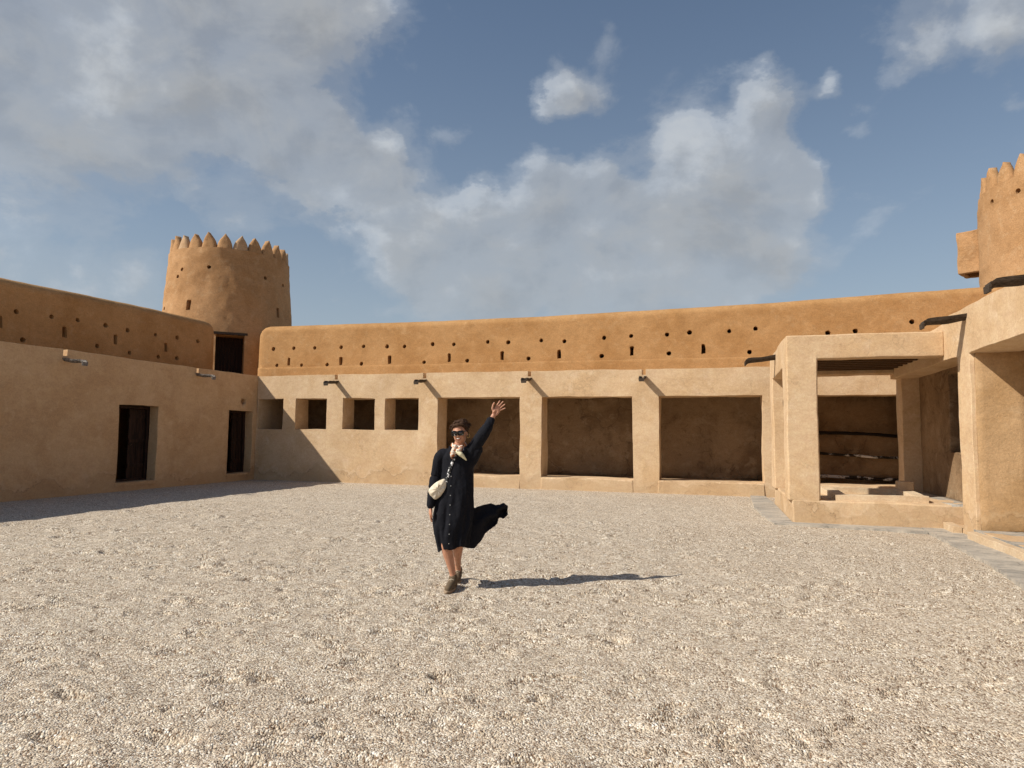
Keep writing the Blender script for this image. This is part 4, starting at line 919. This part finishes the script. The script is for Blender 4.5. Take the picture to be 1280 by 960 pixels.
    gl = small('sunglasses', bm, BLACK, root)
    for cx in (-.035, .035): small('lens', lens_(cx)[0], LENS, gl)
    # mouth: open smile
    bm = bmesh.new(); limb(bm, [(*H(-.027, -.076, -.050), .003), (*H(-.014, -.084, -.058), .008), (*H(.0, -.087, -.061), .0095), (*H(.014, -.084, -.058), .008), (*H(.027, -.076, -.050), .003)], 8); lp = small('lips', bm, LIP, body)
    bm = bmesh.new(); limb(bm, [(*H(-.019, -.086, -.053), .003), (*H(0, -.0955, -.057), .0055), (*H(.019, -.086, -.053), .003)], 8); small('teeth', bm, TEETH, body)
    for s_ in (1,):
        bm = bmesh.new(); pts = []
        limb(bm, [(*(H(.083, .01, -.045)+Vector((math.cos(a)*.016, 0, math.sin(a)*.02))), .0022) for a in [PI/2+2*PI*k/8 for k in range(9)]], 6); small('earring', bm, GOLD, body)

    # ---- scarf
    bm = bmesh.new(); rnd = random.Random(2)
    for k in range(3):
        limb(bm, [(*(Vector((.040+.062*math.cos(a)*(1+.1*k), .004+.066*math.sin(a)*(1+.08*k), 1.415-.022*k+.012*math.sin(a*2+k) - (.028 if math.sin(a) < -.3 else 0)))), .014+.003*math.sin(a*3+k)) for a in [2*PI*j/12+k for j in range(13)]], 8)
    f0 = front(0.0, 1.345, .012); limb(bm, [(.005, -.085, 1.40, .020), (-.008, f0.y, 1.355, .028), (-.022, front(-.022, 1.31).y-.01, 1.315, .026), (-.018, front(-.018, 1.28).y-.006, 1.275, .010)], 10)
    limb(bm, [(.07, -.065, 1.395, .018), (.045, -.095, 1.36, .024), (.02, front(.02, 1.33).y-.012, 1.33, .022)], 10)
    blob(bm, Vector((.012, front(.012, 1.335).y-.018, 1.335)), (.024, .018, .022))
    scarf, _ = finish('scarf', bm, SCARF, .005, 1)
    bm = bmesh.new(); limb(bm, [(.015, front(.015, 1.335).y-.026, 1.340, .014), (.060, front(.060, 1.312).y-.014, 1.318, .024), (.098, front(.098, 1.28).y-.008, 1.280, .013), (.118, front(.118, 1.26).y-.004, 1.258, .004)], 10); small('scarf_end', bm, TIP, scarf)

    # ---- shoes
    def shoe(ax, ay, tx, ty, lift=0.):
        hd = Vector((tx-ax, ty-ay, 0)).normalized(); sd_ = Vector((-hd.y, hd.x, 0)); A = Vector((ax, ay, 0)); RR = Matrix(((sd_.x, hd.x, 0, 0), (sd_.y, hd.y, 0, 0), (0, 0, 1, 0), (0, 0, 0, 1)))
        P = lambda f_, s_, z: A + hd*f_ + sd_*s_ + Vector((0, 0, z+lift))
        bm = bmesh.new()
        limb(bm, [(*P(-.035, 0, .055), .040), (*P(.03, 0, .062), .040), (*P(.09, 0, .052), .040), (*P(.14, .004, .042), .036), (*P(.175, .004, .036), .028)], 14)
        limb(bm, [(*P(-.012, 0, .12), .043), (*P(-.008, 0, .09), .044), (*P(.01, 0, .06), .044)], 14); blob(bm, P(.12, 0, .035), (.042, .075, .026), RR); blob(bm, P(-.03, 0, .035), (.037, .045, .03), RR)
        sh, _ = finish('shoe', bm, SHOE, .005, 2)
        bm = bmesh.new(); pts = [(.043*math.cos(a)*(1.08 if math.sin(a) > 0 else .9), .070+.148*math.sin(a)) for a in [2*PI*k/28 for k in range(28)]]
        prism(bm, pts, A+Vector((0, 0, lift)), sd_, hd, Vector((0, 0, 1)), .0, .026, 1.0); small('sole', bm, SOLE, sh)
        for i in range(4):
            f_ = .045+.022*i; zt_ = .112-.013*i; bm = bmesh.new(); limb(bm, [(*P(f_, -.022, zt_-.014), .003), (*P(f_+.006, 0, zt_-.005), .003), (*P(f_, .022, zt_-.014), .003)], 6); small('lace', bm, CREAM, sh)
    shoe(.004, -.050, -.055, -.25, .0); shoe(.055, .335, .035, .15, .004)

    # ---- shoulder bag: its own thing, hanging at her hip
    bl = T @ Vector((-.16, -.2, .97))
    bag = empty('shoulder_bag', bl, 'small cream pleated pouch bag on a black and white strap across the dark dress', 'bag')
    poly = [(-.096, 1.075), (-.140, 1.060), (-.184, 1.035), (-.222, 1.000), (-.250, .962), (-.246, .935), (-.225, .905), (-.188, .872), (-.155, .885), (-.118, .915), (-.088, .955), (-.070, 1.005), (-.072, 1.05)]
    cx = sum(p[0] for p in poly)/len(poly); cz = sum(p[1] for p in poly)/len(poly); yb = front(-.15, .97).y - .048
    dense = []
    for i in range(len(poly)):
        a, b_, c_, d_ = [Vector(poly[(i+k) % len(poly)]) for k in (-1, 0, 1, 2)]
        for k in range(5):
            t_ = k/5; dense.append(.5*((2*b_)+(c_-a)*t_+(2*a-5*b_+4*c_-d_)*t_*t_+(3*b_-3*c_+d_-a)*t_**3))
    bm = bmesh.new(); rows = []
    for sd in (-1, 1):
        for q in ([1.0, .97, .88, .72, .5, .25] if sd == -1 else [.25, .5, .72, .88, .97]):
            if sd == -1: dpt = -.052*math.sqrt(max(0, 1-q*q))
            else: dpt = .046*math.sqrt(max(0, 1-q*q))
            r = []
            for i, p in enumerate(dense):
                ang = math.atan2(p[1]-cz, p[0]-cx); pl = 1+.10*math.sin(9*ang)*q*(1-q)*4
                # gathered pleats run from the strap corner
                along = ((p[0]-cx)*q*.6+(p[1]-cz)*q*.8); ac = ((p[0]-cx)*q*.8-(p[1]-cz)*q*.6)
                r.append(bm.verts.new((cx+(p[0]-cx)*q, yb+dpt*pl+.006*math.sin(ac*95)*(1-q*.6), cz+(p[1]-cz)*q)))
            rows.append((sd, r))
    fr_ = [r for s_, r in rows if s_ == -1]; bk = [r for s_, r in rows if s_ == 1]
    chain = fr_[::-1] + bk[::-1]
    n_ = len(dense)
    for a, b_ in zip(chain, chain[1:]):
        for k in range(n_): bm.faces.new((a[k], a[(k+1) % n_], b_[(k+1) % n_], b_[k]))
    bm.faces.new(chain[0]); bm.faces.new(chain[-1][::-1]); bmesh.ops.recalc_face_normals(bm, faces=bm.faces)
    me = bpy.data.meshes.new('pouch'); bm.to_mesh(me); bm.free(); me.transform(T); smooth(me); link('pouch', me, CREAM, bag)
    # dark zip line
    bm = bmesh.new(); limb(bm, [(-.098, yb-.030, 1.045, .003), (-.150, yb-.050, 1.005, .0035), (-.212, yb-.030, .955, .003)], 8); me = bpy.data.meshes.new('zip'); bm.to_mesh(me); bm.free(); me.transform(T); smooth(me); link('zip', me, simple_noise_mat('brown_zip', (.22, .14, .07), (.3, .2, .1), 30), bag)
    # strap follows the front of the dress up to the neck and over the shoulder
    bm = bmesh.new(); path = [(-.078, 1.045), (-.062, 1.11), (-.042, 1.18), (-.018, 1.245), (.004, 1.29), (.030, 1.325), (.060, 1.352), (.088, 1.372)]
    rows = []
    for i in range(36):
        q = i/35*(len(path)-1); k = min(int(q), len(path)-2); p = Vector(path[k]).lerp(Vector(path[k+1]), q-k); dr = (Vector(path[k+1])-Vector(path[k])).normalized(); nn_ = Vector((dr.y, -dr.x))
        row = []
        for w_ in (-.012, 0, .012):
            x, z = p.x+nn_.x*w_, p.y+nn_.y*w_; f = front(x, min(z, 1.37), .005); f.z = z; row.append(f)
        rows.append(row)
    vs = [[bm.verts.new(v) for v in r] for r in rows]
    for a, b_ in zip(vs, vs[1:]):
        for k in range(2): bm.faces.new((a[k], a[k+1], b_[k+1], b_[k]))
    me = bpy.data.meshes.new('strap'); bm.to_mesh(me); bm.free(); me.transform(T); smooth(me); so_ = link('strap', me, STRAP, bag); sm = so_.modifiers.new('s', 'SOLIDIFY'); sm.thickness = .004
person()
pebbles()
